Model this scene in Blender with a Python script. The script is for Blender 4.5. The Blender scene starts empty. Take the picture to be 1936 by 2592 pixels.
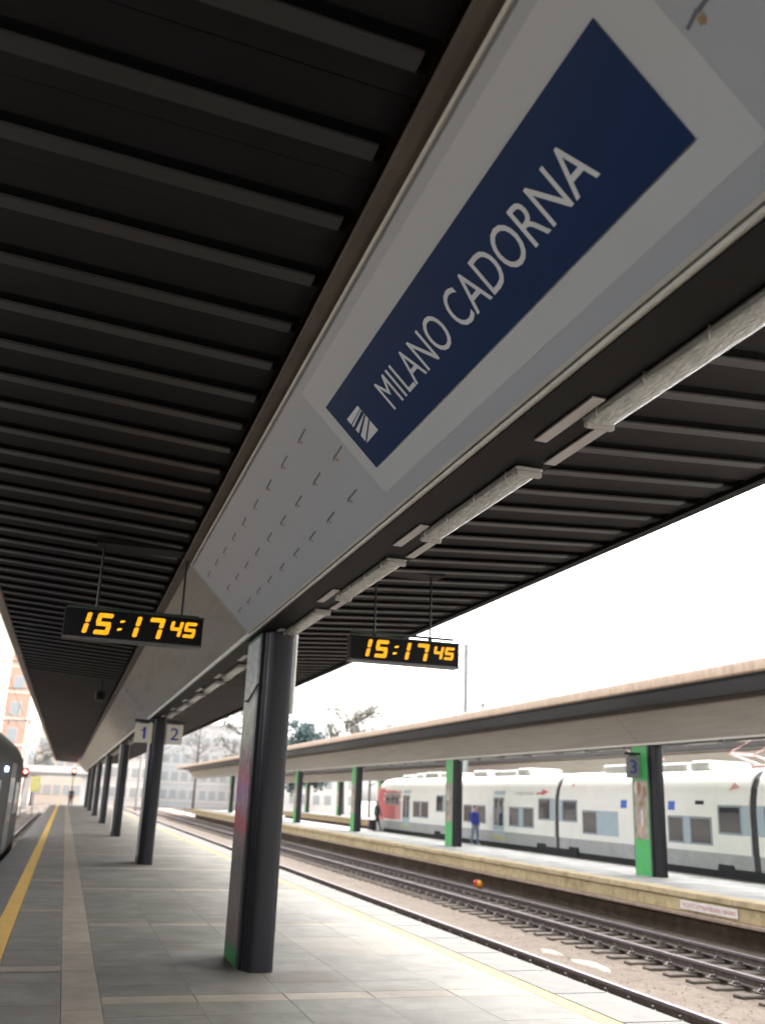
import bpy, bmesh, math, random
from mathutils import Vector, Matrix

rnd = random.Random(7)
S = bpy.context.scene
COL = S.collection

# ------------------------------------------------------------------ camera
def make_camera():
    yaw, pit, roll, f, h = .3018, .2979, .0397, 2379.0, 1.68
    cy, sy, cp, sp = math.cos(yaw), math.sin(yaw), math.cos(pit), math.sin(pit)
    fwd = Vector((sy * cp, cy * cp, sp)); right = Vector((cy, -sy, 0)); up = right.cross(fwd)
    cr, sr = math.cos(roll), math.sin(roll)
    r2 = right * cr + up * sr; u2 = up * cr - right * sr
    cd = bpy.data.cameras.new('camera'); cam = bpy.data.objects.new('camera', cd); COL.objects.link(cam)
    m = Matrix((r2, u2, -fwd)).transposed().to_4x4(); m.translation = (0, 0, h)
    cam.matrix_world = m
    cd.sensor_fit = 'HORIZONTAL'; cd.sensor_width = 36; cd.lens = 36 * f / 1936
    cd.clip_start = .05; cd.clip_end = 3000
    cd.dof.use_dof = True; cd.dof.focus_distance = 5.8
    cd.dof.aperture_fstop = (cd.lens / 1000) / .018
    S.camera = cam
make_camera()

# ------------------------------------------------------------------ sky, sun, exposure
SUN_EL, SUN_ROT = math.radians(52), math.radians(35)
W = bpy.data.worlds.new('World'); S.world = W; W.use_nodes = True
wn = W.node_tree.nodes; wl = W.node_tree.links; wn.clear()
sky = wn.new('ShaderNodeTexSky'); sky.sky_type = 'NISHITA'; sky.sun_disc = False
sky.sun_elevation = SUN_EL; sky.sun_rotation = SUN_ROT
sky.air_density = 1.0; sky.dust_density = 6.0; sky.ozone_density = 1.0
hs = wn.new('ShaderNodeHueSaturation'); hs.inputs['Saturation'].default_value = .12
bg = wn.new('ShaderNodeBackground'); bg.inputs['Strength'].default_value = .15
wo = wn.new('ShaderNodeOutputWorld')
wl.new(sky.outputs[0], hs.inputs['Color']); wl.new(hs.outputs[0], bg.inputs['Color']); wl.new(bg.outputs[0], wo.inputs['Surface'])
sl = bpy.data.lights.new('sun', 'SUN'); sl.energy = .5; sl.angle = math.radians(25); sl.color = (1, .97, .93)
so = bpy.data.objects.new('sun', sl); COL.objects.link(so)
sd = Vector((math.sin(SUN_ROT) * math.cos(SUN_EL), math.cos(SUN_ROT) * math.cos(SUN_EL), math.sin(SUN_EL)))
so.rotation_euler = sd.to_track_quat('Z', 'Y').to_euler(); so.location = (0, 0, 60)
S.view_settings.view_transform = 'Standard'; S.view_settings.look = 'None'
S.view_settings.gamma = 1; S.view_settings.use_curve_mapping = False
S.view_settings.exposure = 2.85
S.cycles.max_bounces = 10; S.cycles.diffuse_bounces = 6; S.cycles.glossy_bounces = 4
S.cycles.sample_clamp_indirect = 8

# ------------------------------------------------------------------ materials
MATS = {}
def mat(name, col, rough=.7, metal=0.0, var=.0, scale=3.0, stretch=(1, 1, 1), bump=0.0, bscale=40.0, rand=0.0,
        emit=None, spec=.5, stain=None):
    """procedural: base colour broken up by two noises, fine bump, per-object tone"""
    if name in MATS: return MATS[name]
    m = bpy.data.materials.new(name); m.use_nodes = True; nt = m.node_tree; N = nt.nodes; L = nt.links
    b = N['Principled BSDF']; b.inputs['Roughness'].default_value = rough; b.inputs['Metallic'].default_value = metal
    b.inputs['Specular IOR Level'].default_value = spec
    b.inputs['Base Color'].default_value = (*col, 1)
    tc = N.new('ShaderNodeTexCoord'); mp = N.new('ShaderNodeMapping'); mp.inputs['Scale'].default_value = stretch
    L.new(tc.outputs['Object'], mp.inputs['Vector'])
    oi = N.new('ShaderNodeObjectInfo')
    if rand:
        ad = N.new('ShaderNodeVectorMath'); ad.operation = 'ADD'; cx = N.new('ShaderNodeCombineXYZ')
        mu = N.new('ShaderNodeMath'); mu.operation = 'MULTIPLY'; mu.inputs[1].default_value = 37.0
        L.new(oi.outputs['Random'], mu.inputs[0]); L.new(mu.outputs[0], cx.inputs[0]); L.new(mu.outputs[0], cx.inputs[1])
        L.new(mp.outputs[0], ad.inputs[0]); L.new(cx.outputs[0], ad.inputs[1]); vec = ad.outputs[0]
    else: vec = mp.outputs[0]
    out = None
    if var or rand:
        n1 = N.new('ShaderNodeTexNoise'); n1.inputs['Scale'].default_value = scale; n1.inputs['Detail'].default_value = 6; n1.inputs['Roughness'].default_value = .65
        L.new(vec, n1.inputs['Vector'])
        mr = N.new('ShaderNodeMapRange'); mr.inputs[1].default_value = .3; mr.inputs[2].default_value = .7
        mr.inputs[3].default_value = 1 - var; mr.inputs[4].default_value = 1 + var * .8
        L.new(n1.outputs['Fac'], mr.inputs[0]); v = mr.outputs[0]
        if rand:
            m2 = N.new('ShaderNodeMapRange'); m2.inputs[3].default_value = 1 - rand; m2.inputs[4].default_value = 1 + rand
            L.new(oi.outputs['Random'], m2.inputs[0])
            mm = N.new('ShaderNodeMath'); mm.operation = 'MULTIPLY'; L.new(v, mm.inputs[0]); L.new(m2.outputs[0], mm.inputs[1]); v = mm.outputs[0]
        sc = N.new('ShaderNodeVectorMath'); sc.operation = 'SCALE'; sc.inputs[0].default_value = col; L.new(v, sc.inputs['Scale'])
        out = sc.outputs[0]
        if stain:
            n2 = N.new('ShaderNodeTexNoise'); n2.inputs['Scale'].default_value = stain[1]; n2.inputs['Detail'].default_value = 4
            L.new(vec, n2.inputs['Vector'])
            r2 = N.new('ShaderNodeMapRange'); r2.inputs[1].default_value = stain[2]; r2.inputs[2].default_value = stain[2] + .18
            r2.inputs[3].default_value = 0; r2.inputs[4].default_value = stain[3]
            L.new(n2.outputs['Fac'], r2.inputs[0])
            mx = N.new('ShaderNodeMix'); mx.data_type = 'RGBA'; L.new(r2.outputs[0], mx.inputs[0]); L.new(out, mx.inputs[6])
            mx.inputs[7].default_value = (*stain[0], 1); out = mx.outputs[2]
        L.new(out, b.inputs['Base Color'])
    if bump:
        nb = N.new('ShaderNodeTexNoise'); nb.inputs['Scale'].default_value = bscale; nb.inputs['Detail'].default_value = 5
        L.new(vec, nb.inputs['Vector'])
        bp = N.new('ShaderNodeBump'); bp.inputs['Strength'].default_value = bump; bp.inputs['Distance'].default_value = .02
        L.new(nb.outputs['Fac'], bp.inputs['Height']); L.new(bp.outputs[0], b.inputs['Normal'])
    if emit:
        b.inputs['Emission Color'].default_value = (*emit[0], 1); b.inputs['Emission Strength'].default_value = emit[1]
    MATS[name] = m
    return m

def add_grime(m, spots):
    nt = m.node_tree; N = nt.nodes; L = nt.links; b = N['Principled BSDF']
    src = b.inputs['Base Color'].links[0].from_socket
    ge = N.new('ShaderNodeNewGeometry'); nz = N.new('ShaderNodeTexNoise'); nz.inputs['Scale'].default_value = 2.6; nz.inputs['Detail'].default_value = 6; nz.inputs['Roughness'].default_value = .7
    L.new(ge.outputs['Position'], nz.inputs['Vector'])
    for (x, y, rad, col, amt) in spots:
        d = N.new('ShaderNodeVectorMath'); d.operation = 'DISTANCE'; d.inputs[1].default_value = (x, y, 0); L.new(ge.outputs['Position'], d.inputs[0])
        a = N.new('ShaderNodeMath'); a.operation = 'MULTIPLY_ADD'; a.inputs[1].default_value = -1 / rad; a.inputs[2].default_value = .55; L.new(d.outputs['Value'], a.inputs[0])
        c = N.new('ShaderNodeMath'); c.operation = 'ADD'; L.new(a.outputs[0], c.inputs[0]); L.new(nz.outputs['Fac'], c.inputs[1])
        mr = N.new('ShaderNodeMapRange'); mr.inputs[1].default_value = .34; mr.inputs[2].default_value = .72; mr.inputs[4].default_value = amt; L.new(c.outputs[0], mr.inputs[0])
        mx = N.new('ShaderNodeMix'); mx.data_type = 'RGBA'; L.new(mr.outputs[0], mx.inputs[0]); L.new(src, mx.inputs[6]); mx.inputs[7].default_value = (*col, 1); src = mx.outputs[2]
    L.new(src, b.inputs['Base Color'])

def brick_mat(name, c1, c2, joint, w, hgt, mortar=.006, rough=.75, off=.5, rot=0.0, msz=None):
    m = mat(name, c1, rough, var=.0, spec=.08)
    nt = m.node_tree; N = nt.nodes; L = nt.links; b = N['Principled BSDF']
    tc = N.new('ShaderNodeTexCoord'); mp = N.new('ShaderNodeMapping'); mp.inputs['Rotation'].default_value = (0, 0, rot)
    L.new(tc.outputs['Object'], mp.inputs['Vector'])
    br = N.new('ShaderNodeTexBrick'); br.inputs['Scale'].default_value = 1; br.inputs['Brick Width'].default_value = w; br.inputs['Row Height'].default_value = hgt
    br.inputs['Mortar Size'].default_value = mortar; br.inputs['Color1'].default_value = (*c1, 1); br.inputs['Color2'].default_value = (*c2, 1); br.inputs['Mortar'].default_value = (*joint, 1)
    br.offset = off
    L.new(mp.outputs[0], br.inputs['Vector'])
    n = N.new('ShaderNodeTexNoise'); n.inputs['Scale'].default_value = 1.3; n.inputs['Detail'].default_value = 7; L.new(tc.outputs['Object'], n.inputs['Vector'])
    mr = N.new('ShaderNodeMapRange'); mr.inputs[1].default_value = .3; mr.inputs[2].default_value = .7; mr.inputs[3].default_value = .72; mr.inputs[4].default_value = 1.22
    L.new(n.outputs['Fac'], mr.inputs[0])
    sc = N.new('ShaderNodeVectorMath'); sc.operation = 'SCALE'; L.new(br.outputs['Color'], sc.inputs[0]); L.new(mr.outputs[0], sc.inputs['Scale'])
    L.new(sc.outputs[0], b.inputs['Base Color'])
    return m

# ------------------------------------------------------------------ mesh helpers
class MB:
    def __init__(s): s.v = []; s.f = []; s.m = []
    def add(s, vs, fs, mi=0):
        o = len(s.v); s.v += [tuple(p) for p in vs]; s.f += [tuple(i + o for i in f) for f in fs]; s.m += [mi] * len(fs); return s
    def box(s, x0, x1, y0, y1, z0, z1, mi=0):
        return s.add([(x0, y0, z0), (x1, y0, z0), (x1, y1, z0), (x0, y1, z0), (x0, y0, z1), (x1, y0, z1), (x1, y1, z1), (x0, y1, z1)],
                     [(0, 3, 2, 1), (4, 5, 6, 7), (0, 1, 5, 4), (1, 2, 6, 5), (2, 3, 7, 6), (3, 0, 4, 7)], mi)
    def bbox(s, x0, x1, y0, y1, z0, z1, c, mi=0):
        """box with all vertical and horizontal edges chamfered by c (three rings)"""
        r = []
        for z, k in ((z0, c), (z0 + c, 0), (z1 - c, 0), (z1, c)):
            a0, a1, b0, b1 = x0 + k, x1 - k, y0 + k, y1 - k; d = c * .7
            r += [(a0 + d, b0, z), (a1 - d, b0, z), (a1, b0 + d, z), (a1, b1 - d, z), (a1 - d, b1, z), (a0 + d, b1, z), (a0, b1 - d, z), (a0, b0 + d, z)]
        fs = [tuple(range(7, -1, -1)), tuple(range(24, 32))]
        for q in range(3):
            for i in range(8):
                j = (i + 1) % 8; fs.append((q * 8 + i, q * 8 + j, q * 8 + 8 + j, q * 8 + 8 + i))
        return s.add(r, fs, mi)
    def prism_y(s, prof, y0, y1, mi=0, cap=True):
        """profile [(x,z)...] extruded along y"""
        n = len(prof)
        vs = [(x, y0, z) for x, z in prof] + [(x, y1, z) for x, z in prof]
        fs = [(i, (i + 1) % n, n + (i + 1) % n, n + i) for i in range(n)]
        if cap: fs += [tuple(range(n - 1, -1, -1)), tuple(range(n, 2 * n))]
        return s.add(vs, fs, mi)
    def prism_z(s, prof, z0, z1, mi=0, cap=True):
        n = len(prof)
        vs = [(x, y, z0) for x, y in prof] + [(x, y, z1) for x, y in prof]
        fs = [(i, (i + 1) % n, n + (i + 1) % n, n + i) for i in range(n)]
        if cap: fs += [tuple(range(n - 1, -1, -1)), tuple(range(n, 2 * n))]
        return s.add(vs, fs, mi)
    def tube(s, pts, rad, n=8, mi=0, cap=True):
        pts = [Vector(p) for p in pts]
        if not isinstance(rad, (list, tuple)): rad = [rad] * len(pts)
        o = len(s.v)
        for i, p in enumerate(pts):
            t = (pts[min(i + 1, len(pts) - 1)] - pts[max(i - 1, 0)]).normalized()
            a = t.cross(Vector((0, 0, 1)))
            if a.length < .05: a = t.cross(Vector((1, 0, 0)))
            a.normalize(); b = t.cross(a)
            for k in range(n):
                q = 2 * math.pi * k / n; s.v.append(tuple(p + (a * math.cos(q) + b * math.sin(q)) * rad[i]))
        for i in range(len(pts) - 1):
            for k in range(n):
                j = (k + 1) % n; s.f.append((o + i * n + k, o + i * n + j, o + i * n + n + j, o + i * n + n + k)); s.m.append(mi)
        if cap:
            s.f.append(tuple(o + k for k in range(n - 1, -1, -1))); s.m.append(mi)
            s.f.append(tuple(o + (len(pts) - 1) * n + k for k in range(n))); s.m.append(mi)
        return s
    def quad(s, a, b, c, d, mi=0): return s.add([a, b, c, d], [(0, 1, 2, 3)], mi)
    def mesh(s, name, mats, smooth=False):
        me = bpy.data.meshes.new(name); me.from_pydata(s.v, [], s.f)
        for m in (mats if isinstance(mats, (list, tuple)) else [mats]): me.materials.append(m)
        if any(s.m): me.polygons.foreach_set('material_index', s.m)
        bm = bmesh.new(); bm.from_mesh(me); bmesh.ops.recalc_face_normals(bm, faces=bm.faces); bm.to_mesh(me); bm.free()
        if smooth:
            me.polygons.foreach_set('use_smooth', [True] * len(me.polygons))
            try: me.set_sharp_from_angle(angle=math.radians(38))
            except Exception: pass
        me.update(); return me
    def obj(s, name, mats, parent=None, smooth=False, loc=None):
        return link(name, s.mesh(name, mats, smooth), parent, loc)

def link(name, me, parent=None, loc=None):
    o = bpy.data.objects.new(name, me); COL.objects.link(o)
    if parent: o.parent = parent
    if loc: o.location = loc
    return o
def tag(o, label=None, cat=None, group=None, kind=None):
    if label: o['label'] = label
    if cat: o['category'] = cat
    if group: o['group'] = group
    if kind: o['kind'] = kind
    return o
def thing(name, label, cat, loc=(0, 0, 0), rz=0.0, group=None):
    o = bpy.data.objects.new(name, None); COL.objects.link(o); o.location = loc; o.rotation_euler = (0, 0, rz); o.empty_display_size = .2
    return tag(o, label, cat, group)
def structure(name):
    o = bpy.data.objects.new(name, None); COL.objects.link(o); o['kind'] = 'structure'; return o
def dup(root, loc, label=None, parent=None):
    kids = {}
    for o in COL.objects:
        if o.parent: kids.setdefault(o.parent, []).append(o)
    def rec(o, p):
        c = o.copy(); COL.objects.link(c); c.parent = p
        for k in kids.get(o, []): rec(k, c)
        return c
    r = rec(root, parent); r.location = loc
    if label: r['label'] = label
    return r
def text_mesh(body, mats, offset=0.0, extrude=.0, name='lettering'):
    cu = bpy.data.curves.new('txt', 'FONT'); cu.body = body; cu.size = 1; cu.offset = offset; cu.extrude = extrude; cu.resolution_u = 4
    o = bpy.data.objects.new('txt', cu); COL.objects.link(o)
    me = bpy.data.meshes.new_from_object(o.evaluated_get(bpy.context.evaluated_depsgraph_get()))
    bpy.data.objects.remove(o); bpy.data.curves.remove(cu)
    xs = [v.co.x for v in me.vertices]; ys = [v.co.y for v in me.vertices]
    x0, x1, y0, y1 = min(xs), max(xs), min(ys), max(ys)
    for v in me.vertices: v.co.x = (v.co.x - x0) / (x1 - x0); v.co.y = (v.co.y - y0) / (y1 - y0)
    me.materials.clear(); me.materials.append(mats); me.name = name
    return me
def split_letters(o, name='letter'):
    """one object per printed character (loose islands that overlap along x stay together)"""
    me = o.data; par = {v.index: v.index for v in me.vertices}
    def find(a):
        while par[a] != a: par[a] = par[par[a]]; a = par[a]
        return a
    for e in me.edges:
        a, b = find(e.vertices[0]), find(e.vertices[1])
        if a != b: par[a] = b
    isl = {}
    for p in me.polygons: isl.setdefault(find(p.vertices[0]), []).append(p)
    for k, ps in isl.items():
        mp = {}; mb = MB()
        for p in ps:
            f = []
            for vi in p.vertices:
                if vi not in mp: mp[vi] = len(mb.v); mb.v.append(tuple(me.vertices[vi].co))
                f.append(mp[vi])
            mb.f.append(tuple(f)); mb.m.append(0)
        n = mb.obj(name, me.materials[0], o.parent); n.location = o.location; n.rotation_euler = o.rotation_euler; n.scale = o.scale
    bpy.data.objects.remove(o)
def basis(right, up, origin):
    r = Vector(right).normalized(); u = Vector(up).normalized(); n = r.cross(u)
    m = Matrix((r, u, n)).transposed().to_4x4(); m.translation = origin; return m

# palette
slab_a = mat('paving_slab', (.116, .109, .093), .6, var=.33, scale=2.2, bump=.25, bscale=60, rand=.10, stain=((.055, .046, .036), 1.1, .56, .65), spec=.08)
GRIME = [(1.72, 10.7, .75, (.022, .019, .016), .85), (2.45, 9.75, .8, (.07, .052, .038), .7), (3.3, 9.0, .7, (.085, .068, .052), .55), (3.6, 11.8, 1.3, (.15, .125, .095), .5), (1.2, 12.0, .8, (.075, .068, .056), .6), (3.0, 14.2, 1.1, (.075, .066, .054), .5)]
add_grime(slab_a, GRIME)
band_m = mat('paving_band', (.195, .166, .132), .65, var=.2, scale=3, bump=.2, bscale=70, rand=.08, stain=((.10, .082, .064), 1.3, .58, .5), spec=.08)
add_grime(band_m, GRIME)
coping_m = mat('coping', (.102, .098, .09), .7, var=.16, scale=4, bump=.25, bscale=50, rand=.06, spec=.08)
tan_m = mat('tan_coping', (.44, .355, .22), .75, var=.18, scale=4, bump=.3, bscale=40, rand=.08, stain=((.16, .11, .06), 1.7, .55, .5), spec=.08)
tanface_m = mat('tan_stone_face', (.45, .36, .21), .8, var=.2, scale=6, bump=.4, bscale=30, rand=.12, stain=((.20, .145, .08), 2.5, .52, .55), spec=.08)
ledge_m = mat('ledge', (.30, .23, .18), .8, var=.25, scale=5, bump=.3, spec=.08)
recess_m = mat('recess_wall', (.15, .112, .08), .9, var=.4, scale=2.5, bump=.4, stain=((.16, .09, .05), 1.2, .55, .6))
yellow_m = mat('yellow_paint', (.42, .255, .045), .6, var=.16, scale=5, bump=.1, stain=((.34, .27, .14), 3.5, .62, .55), spec=.08)
paleyellow_m = mat('worn_yellow_paint', (.225, .145, .038), .6, var=.14, scale=5, bump=.1, stain=((.13, .115, .08), 3.0, .60, .5), spec=.08)
under_m = mat('platform_body', (.16, .15, .14), .9, var=.2, scale=2)
pave_far = brick_mat('paving_far', (.122, .115, .099), (.109, .102, .088), (.088, .082, .07), 1.05, .55)
pave_far2 = brick_mat('paving_far_pale', (.33, .33, .315), (.31, .31, .295), (.25, .25, .24), 1.0, .5)

# ------------------------------------------------------------------ ground
gm = mat('ground_dirt', (.24, .21, .18), .95, var=.2, scale=.6, bump=.5, bscale=6)
g = MB().quad((-900, -900, -1.05), (900, -900, -1.05), (900, 1500, -1.05), (-900, 1500, -1.05)).obj('ground', gm); g['kind'] = 'structure'

ballast_m = mat('ballast', (.105, .085, .069), .95, var=.22, scale=5, bump=.35, bscale=45, stain=((.14, .118, .09), .8, .55, .6), spec=.08)
def lift(x):
    if 9.72 < x < 10.66 or 11.5 < x < 12.9: return -.035
    if 5 < x < 13: return .022
    return 0
def ballast_sheet(x0, x1, y0, y1, z, nx, ny, name='trackbed'):
    mb = MB(); r = random.Random(3)
    vs = []
    for j in range(ny + 1):
        for i in range(nx + 1):
            xx = x0 + (x1 - x0) * i / nx; vs.append((xx, y0 + (y1 - y0) * j / ny, z + r.uniform(-.012, .012) + lift(xx)))
    fs = [(j * (nx + 1) + i, j * (nx + 1) + i + 1, (j + 1) * (nx + 1) + i + 1, (j + 1) * (nx + 1) + i) for j in range(ny) for i in range(nx)]
    o = mb.add(vs, fs).obj(name, ballast_m, smooth=True); o['kind'] = 'structure'; return o
ZR = -.72                                    # top of rail
ZB = ZR - .19                                # top of sleeper
ballast_sheet(5.0, 13.6, 3, 60, ZB - .012, 60, 220)
ballast_sheet(5.0, 14.6, 60, 170, ZB - .015, 14, 60)
ballast_sheet(-7.5, -1.0, 3, 170, ZB - .012, 12, 120)
ballast_sheet(17.4, 25.6, 5, 170, ZB - .012, 12, 80)

# ------------------------------------------------------------------ platforms
def slab_mesh(name, w, d, m, t=.05, c=.004):
    return MB().bbox(0, w, 0, d, -t, 0, c).mesh(name, m)
def platform_near():
    P = structure('platform')
    MB().box(-1.05, 5.12, -8, 110.3, -1.04, -.055).obj('platform_core', under_m, P)
    # running bands
    y_far = 110
    NEAR0, NEAR1 = 5.0, 17.7
    bandlen = .9
    bm_ = slab_mesh('band_stone', .315, bandlen - .006, band_m)
    y = NEAR0
    while y < NEAR1 - .01:
        link('band_stone', bm_, P, (.185, y, 0)); y += bandlen
    end = y
    MB().box(.185, .5, end, y_far, -.05, -.0005).obj('band_strip', band_m, P)
    MB().box(.185, .5, -8, NEAR0, -.05, -.0005).obj('band_strip', band_m, P)
    # cross bands on the column side, every third of a bay
    cross = [8.95 + 4.767 * k for k in range(-3, 22)]
    cb = slab_mesh('band_stone', .78, .294, band_m)
    for cy in cross:
        if NEAR0 < cy < 42:
            for k in range(5): link('band_stone', cb, P, (.505 + k * .785, cy - .15, 0))
        elif cy > 0: MB().box(.505, 4.42, cy - .15, cy + .15, -.05, -.0005).obj('band_strip', band_m, P)
    # slabs between
    rows = []
    sm = slab_mesh('paving_slab', .78, .497, slab_a)
    y = NEAR0
    for cy in [c for c in cross if c > NEAR0 - 5 and c < 19]:
        a, b = cy + .15, cy + 4.767 - .15
        n = 9; d = (b - a) / n
        me = slab_mesh('paving_slab', .7840, d - .0015, slab_a, c=.0015)
        for j in range(n):
            yy = a + j * d
            if yy < NEAR0 or yy > 18.4: continue
            for k in range(5):
                link('paving_slab', me, P, (.502 + k * .785, yy + .001, rnd.uniform(-.001, .001)))
    for cy in [c for c in cross if c > 17]:
        a, b = cy + .15, cy + 4.767 - .15
        if b > y_far: b = y_far
        if b - a < .2: continue
        MB().box(.502, 4.42, a, b, -.05, -.0012).obj('paving_field', pave_far, P)
    MB().box(.502, 4.42, -8, 4.3, -.05, -.0012).obj('paving_field', pave_far, P)
    # left of the running band: slabs, thin cross bands
    lm = slab_mesh('paving_slab', .575, .948, slab_a)
    y = NEAR0; k = 0
    while y < 18:
        if abs((y - 10.35) % 4.767) < .3:
            pass
        link('paving_slab', lm, P, (-.395, y, rnd.uniform(-.001, .001))); y += .952
    MB().box(-.395, .18, y, y_far, -.05, -.0012).obj('paving_field', pave_far, P)
    MB().box(-.395, .18, -8, NEAR0, -.05, -.0012).obj('paving_field', pave_far, P)
    for cy in [10.45 + 4.767 * k for k in range(0, 8)]:
        MB().quad((-.39, cy - .14, .004), (.18, cy - .14, .004), (.18, cy + .14, .004), (-.39, cy + .14, .004)).obj('band_strip', band_m, P)
    # yellow safety lines
    MB().box(-.60, -.40, -8, y_far, -.05, .0015).obj('safety_line', yellow_m, P)
    MB().box(4.425, 4.60, -8, y_far, -.05, .0015).obj('safety_line', paleyellow_m, P)
    # coping stones both edges
    cr = MB().bbox(0, .585, 0, 1.193, -.16, .002, .012).mesh('coping_stone', coping_m)
    cl = MB().bbox(0, .595, 0, 1.193, -.16, .002, .012).mesh('coping_stone', coping_m)
    for i in range(36):
        link('coping_stone', cr, P, (4.61, 4 + i * 1.2, 0)); link('coping_stone', cl, P, (-1.2, 4 + i * 1.2, 0))
    MB().box(4.61, 5.195, 47.2, y_far, -.16, 0).obj('coping_strip', coping_m, P)
    MB().box(-1.2, -.605, 47.2, y_far, -.16, 0).obj('coping_strip', coping_m, P)
    MB().box(4.61, 5.195, -8, 4, -.16, 0).obj('coping_strip', coping_m, P)
    MB().box(-1.2, -.605, -8, 4, -.16, 0).obj('coping_strip', coping_m, P)
    MB().box(-1.2, 5.195, 110, 110.4, -.3, .0).obj('end_kerb', coping_m, P)
platform_near()

def platform_far(x0, x1, y0, y1, detail):
    P = structure('platform')
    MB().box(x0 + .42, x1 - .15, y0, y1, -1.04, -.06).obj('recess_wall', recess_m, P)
    MB().box(x0 + .5, x1 - .4, y0, y1, -.055, 0).obj('paving_field', pave_far2, P)
    MB().box(x1 - .395, x1, y0, y1, -.2, .002).obj('coping_strip', coping_m, P)
    top = MB().bbox(0, .49, 0, 1.193, -.13, .004, .015).mesh('coping_stone', tan_m)
    face = MB().bbox(.04, .46, 0, 1.195, -.42, -.135, .012).mesh('face_stone', tanface_m)
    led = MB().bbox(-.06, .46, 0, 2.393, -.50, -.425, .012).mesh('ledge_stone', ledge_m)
    n = int((min(y1, y0 + detail) - y0) / 1.2)
    for i in range(n):
        link('coping_stone', top, P, (x0, y0 + i * 1.2, rnd.uniform(-.002, .002)))
        link('face_stone', face, P, (x0 + rnd.uniform(0, .006), y0 + i * 1.2, 0))
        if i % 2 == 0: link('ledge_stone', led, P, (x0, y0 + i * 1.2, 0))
    yb = y0 + n * 1.2
    if yb < y1:
        MB().box(x0, x0 + .49, yb, y1, -.13, .003).obj('coping_strip', tan_m, P)
        MB().box(x0 + .04, x0 + .46, yb, y1, -.42, -.135).obj('face_strip', tanface_m, P)
        MB().box(x0 - .06, x0 + .46, yb, y1, -.5, -.425).obj('ledge_strip', ledge_m, P)
    return P
platform_far(13.34, 17.55, 8, 108, 72)
platform_far(25.4, 29.7, 30, 118, 0)

# ------------------------------------------------------------------ tracks
rail_m = mat('rail_steel', (.15, .13, .137), .6, .1, var=.15, scale=6, spec=.08)
rust_m = mat('rail_rust', (.125, .103, .095), .8, .0, var=.3, scale=8, spec=.08)
sleeper_m = mat('sleeper', (.105, .088, .075), .9, var=.3, scale=6, bump=.5, rand=.2, spec=.08)
chair_m = mat('baseplate', (.10, .085, .075), .75, .2, var=.3, scale=12, rand=.15)
clip_m = mat('rail_clip', (.30, .27, .25), .55, .3, var=.2, scale=20, rand=.25)
def rail_profile(xc):
    h = .16; z = ZR
    return [(xc - .038, z), (xc + .038, z), (xc + .038, z - .045), (xc + .009, z - .06), (xc + .009, z - .135), (xc + .07, z - .15), (xc + .07, z - h), (xc - .07, z - h), (xc - .07, z - .15), (xc - .009, z - .135), (xc - .009, z - .06), (xc - .038, z - .045)]
def track(xc, y0, y1, label, ymax_detail):
    T = thing('railway_track', label, 'track', (xc, y0, ZR))
    inv = Vector((-xc, -y0, -ZR))
    for sx in (-.72, .72):
        pr = [(x - xc, z - ZR) for x, z in rail_profile(xc + sx)]
        mb = MB().prism_y(pr, 0, y1 - y0, 0)
        o = mb.obj('rail', [rust_m, rail_m], T)
        for p in o.data.polygons:
            c = p.center
            if c.z > -.047: p.material_index = 1
    sm = MB().bbox(-1.3, 1.3, -.12, .12, -.16, 0, .015).mesh('sleeper', sleeper_m)
    cm = MB()
    cm.box(-.19, .19, -.085, .085, 0, .028)
    for sx in (-1, 1):
        cm.box(min(sx * .08, sx * .15), max(sx * .08, sx * .15), -.05, .05, .028, .075)
        cm.tube([(sx * .115, 0, .07), (sx * .115, 0, .13)], .017, 6)
    cme = cm.mesh('baseplate', chair_m)
    kmes = [MB().tube([(sx * .06, -.03, .05), (sx * .10, -.02, .075), (sx * .125, .01, .07), (sx * .17, .02, .045)], .011, 5).mesh('rail_clip', clip_m) for sx in (-1, 1)]
    n = int((y1 - y0) / .6)
    for i in range(min(n, 160)):
        s = link('sleeper', sm, T, (rnd.uniform(-.02, .02), i * .6 + rnd.uniform(-.015, .015), ZB - ZR))
        if y0 + i * .6 < ymax_detail:
            for sx in (-.72, .72):
                link('baseplate', cme, s, (sx - s.location.x, 0, 0))
                for kme in kmes: link('rail_clip', kme, s, (sx - s.location.x, 0, 0))
    return T
track(7.15, 4.2, 160, 'railway track beside the near platform edge, only its shiny far rail in view', 40)
track(11.28, 6, 160, 'railway track with dark sleepers running under the far platform edge', 46)
track(-2.92, 8, 160, 'railway track under the grey train beside the left platform edge', 0)
track(19.15, 8, 160, 'railway track under the white train behind the far platform', 0)

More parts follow.
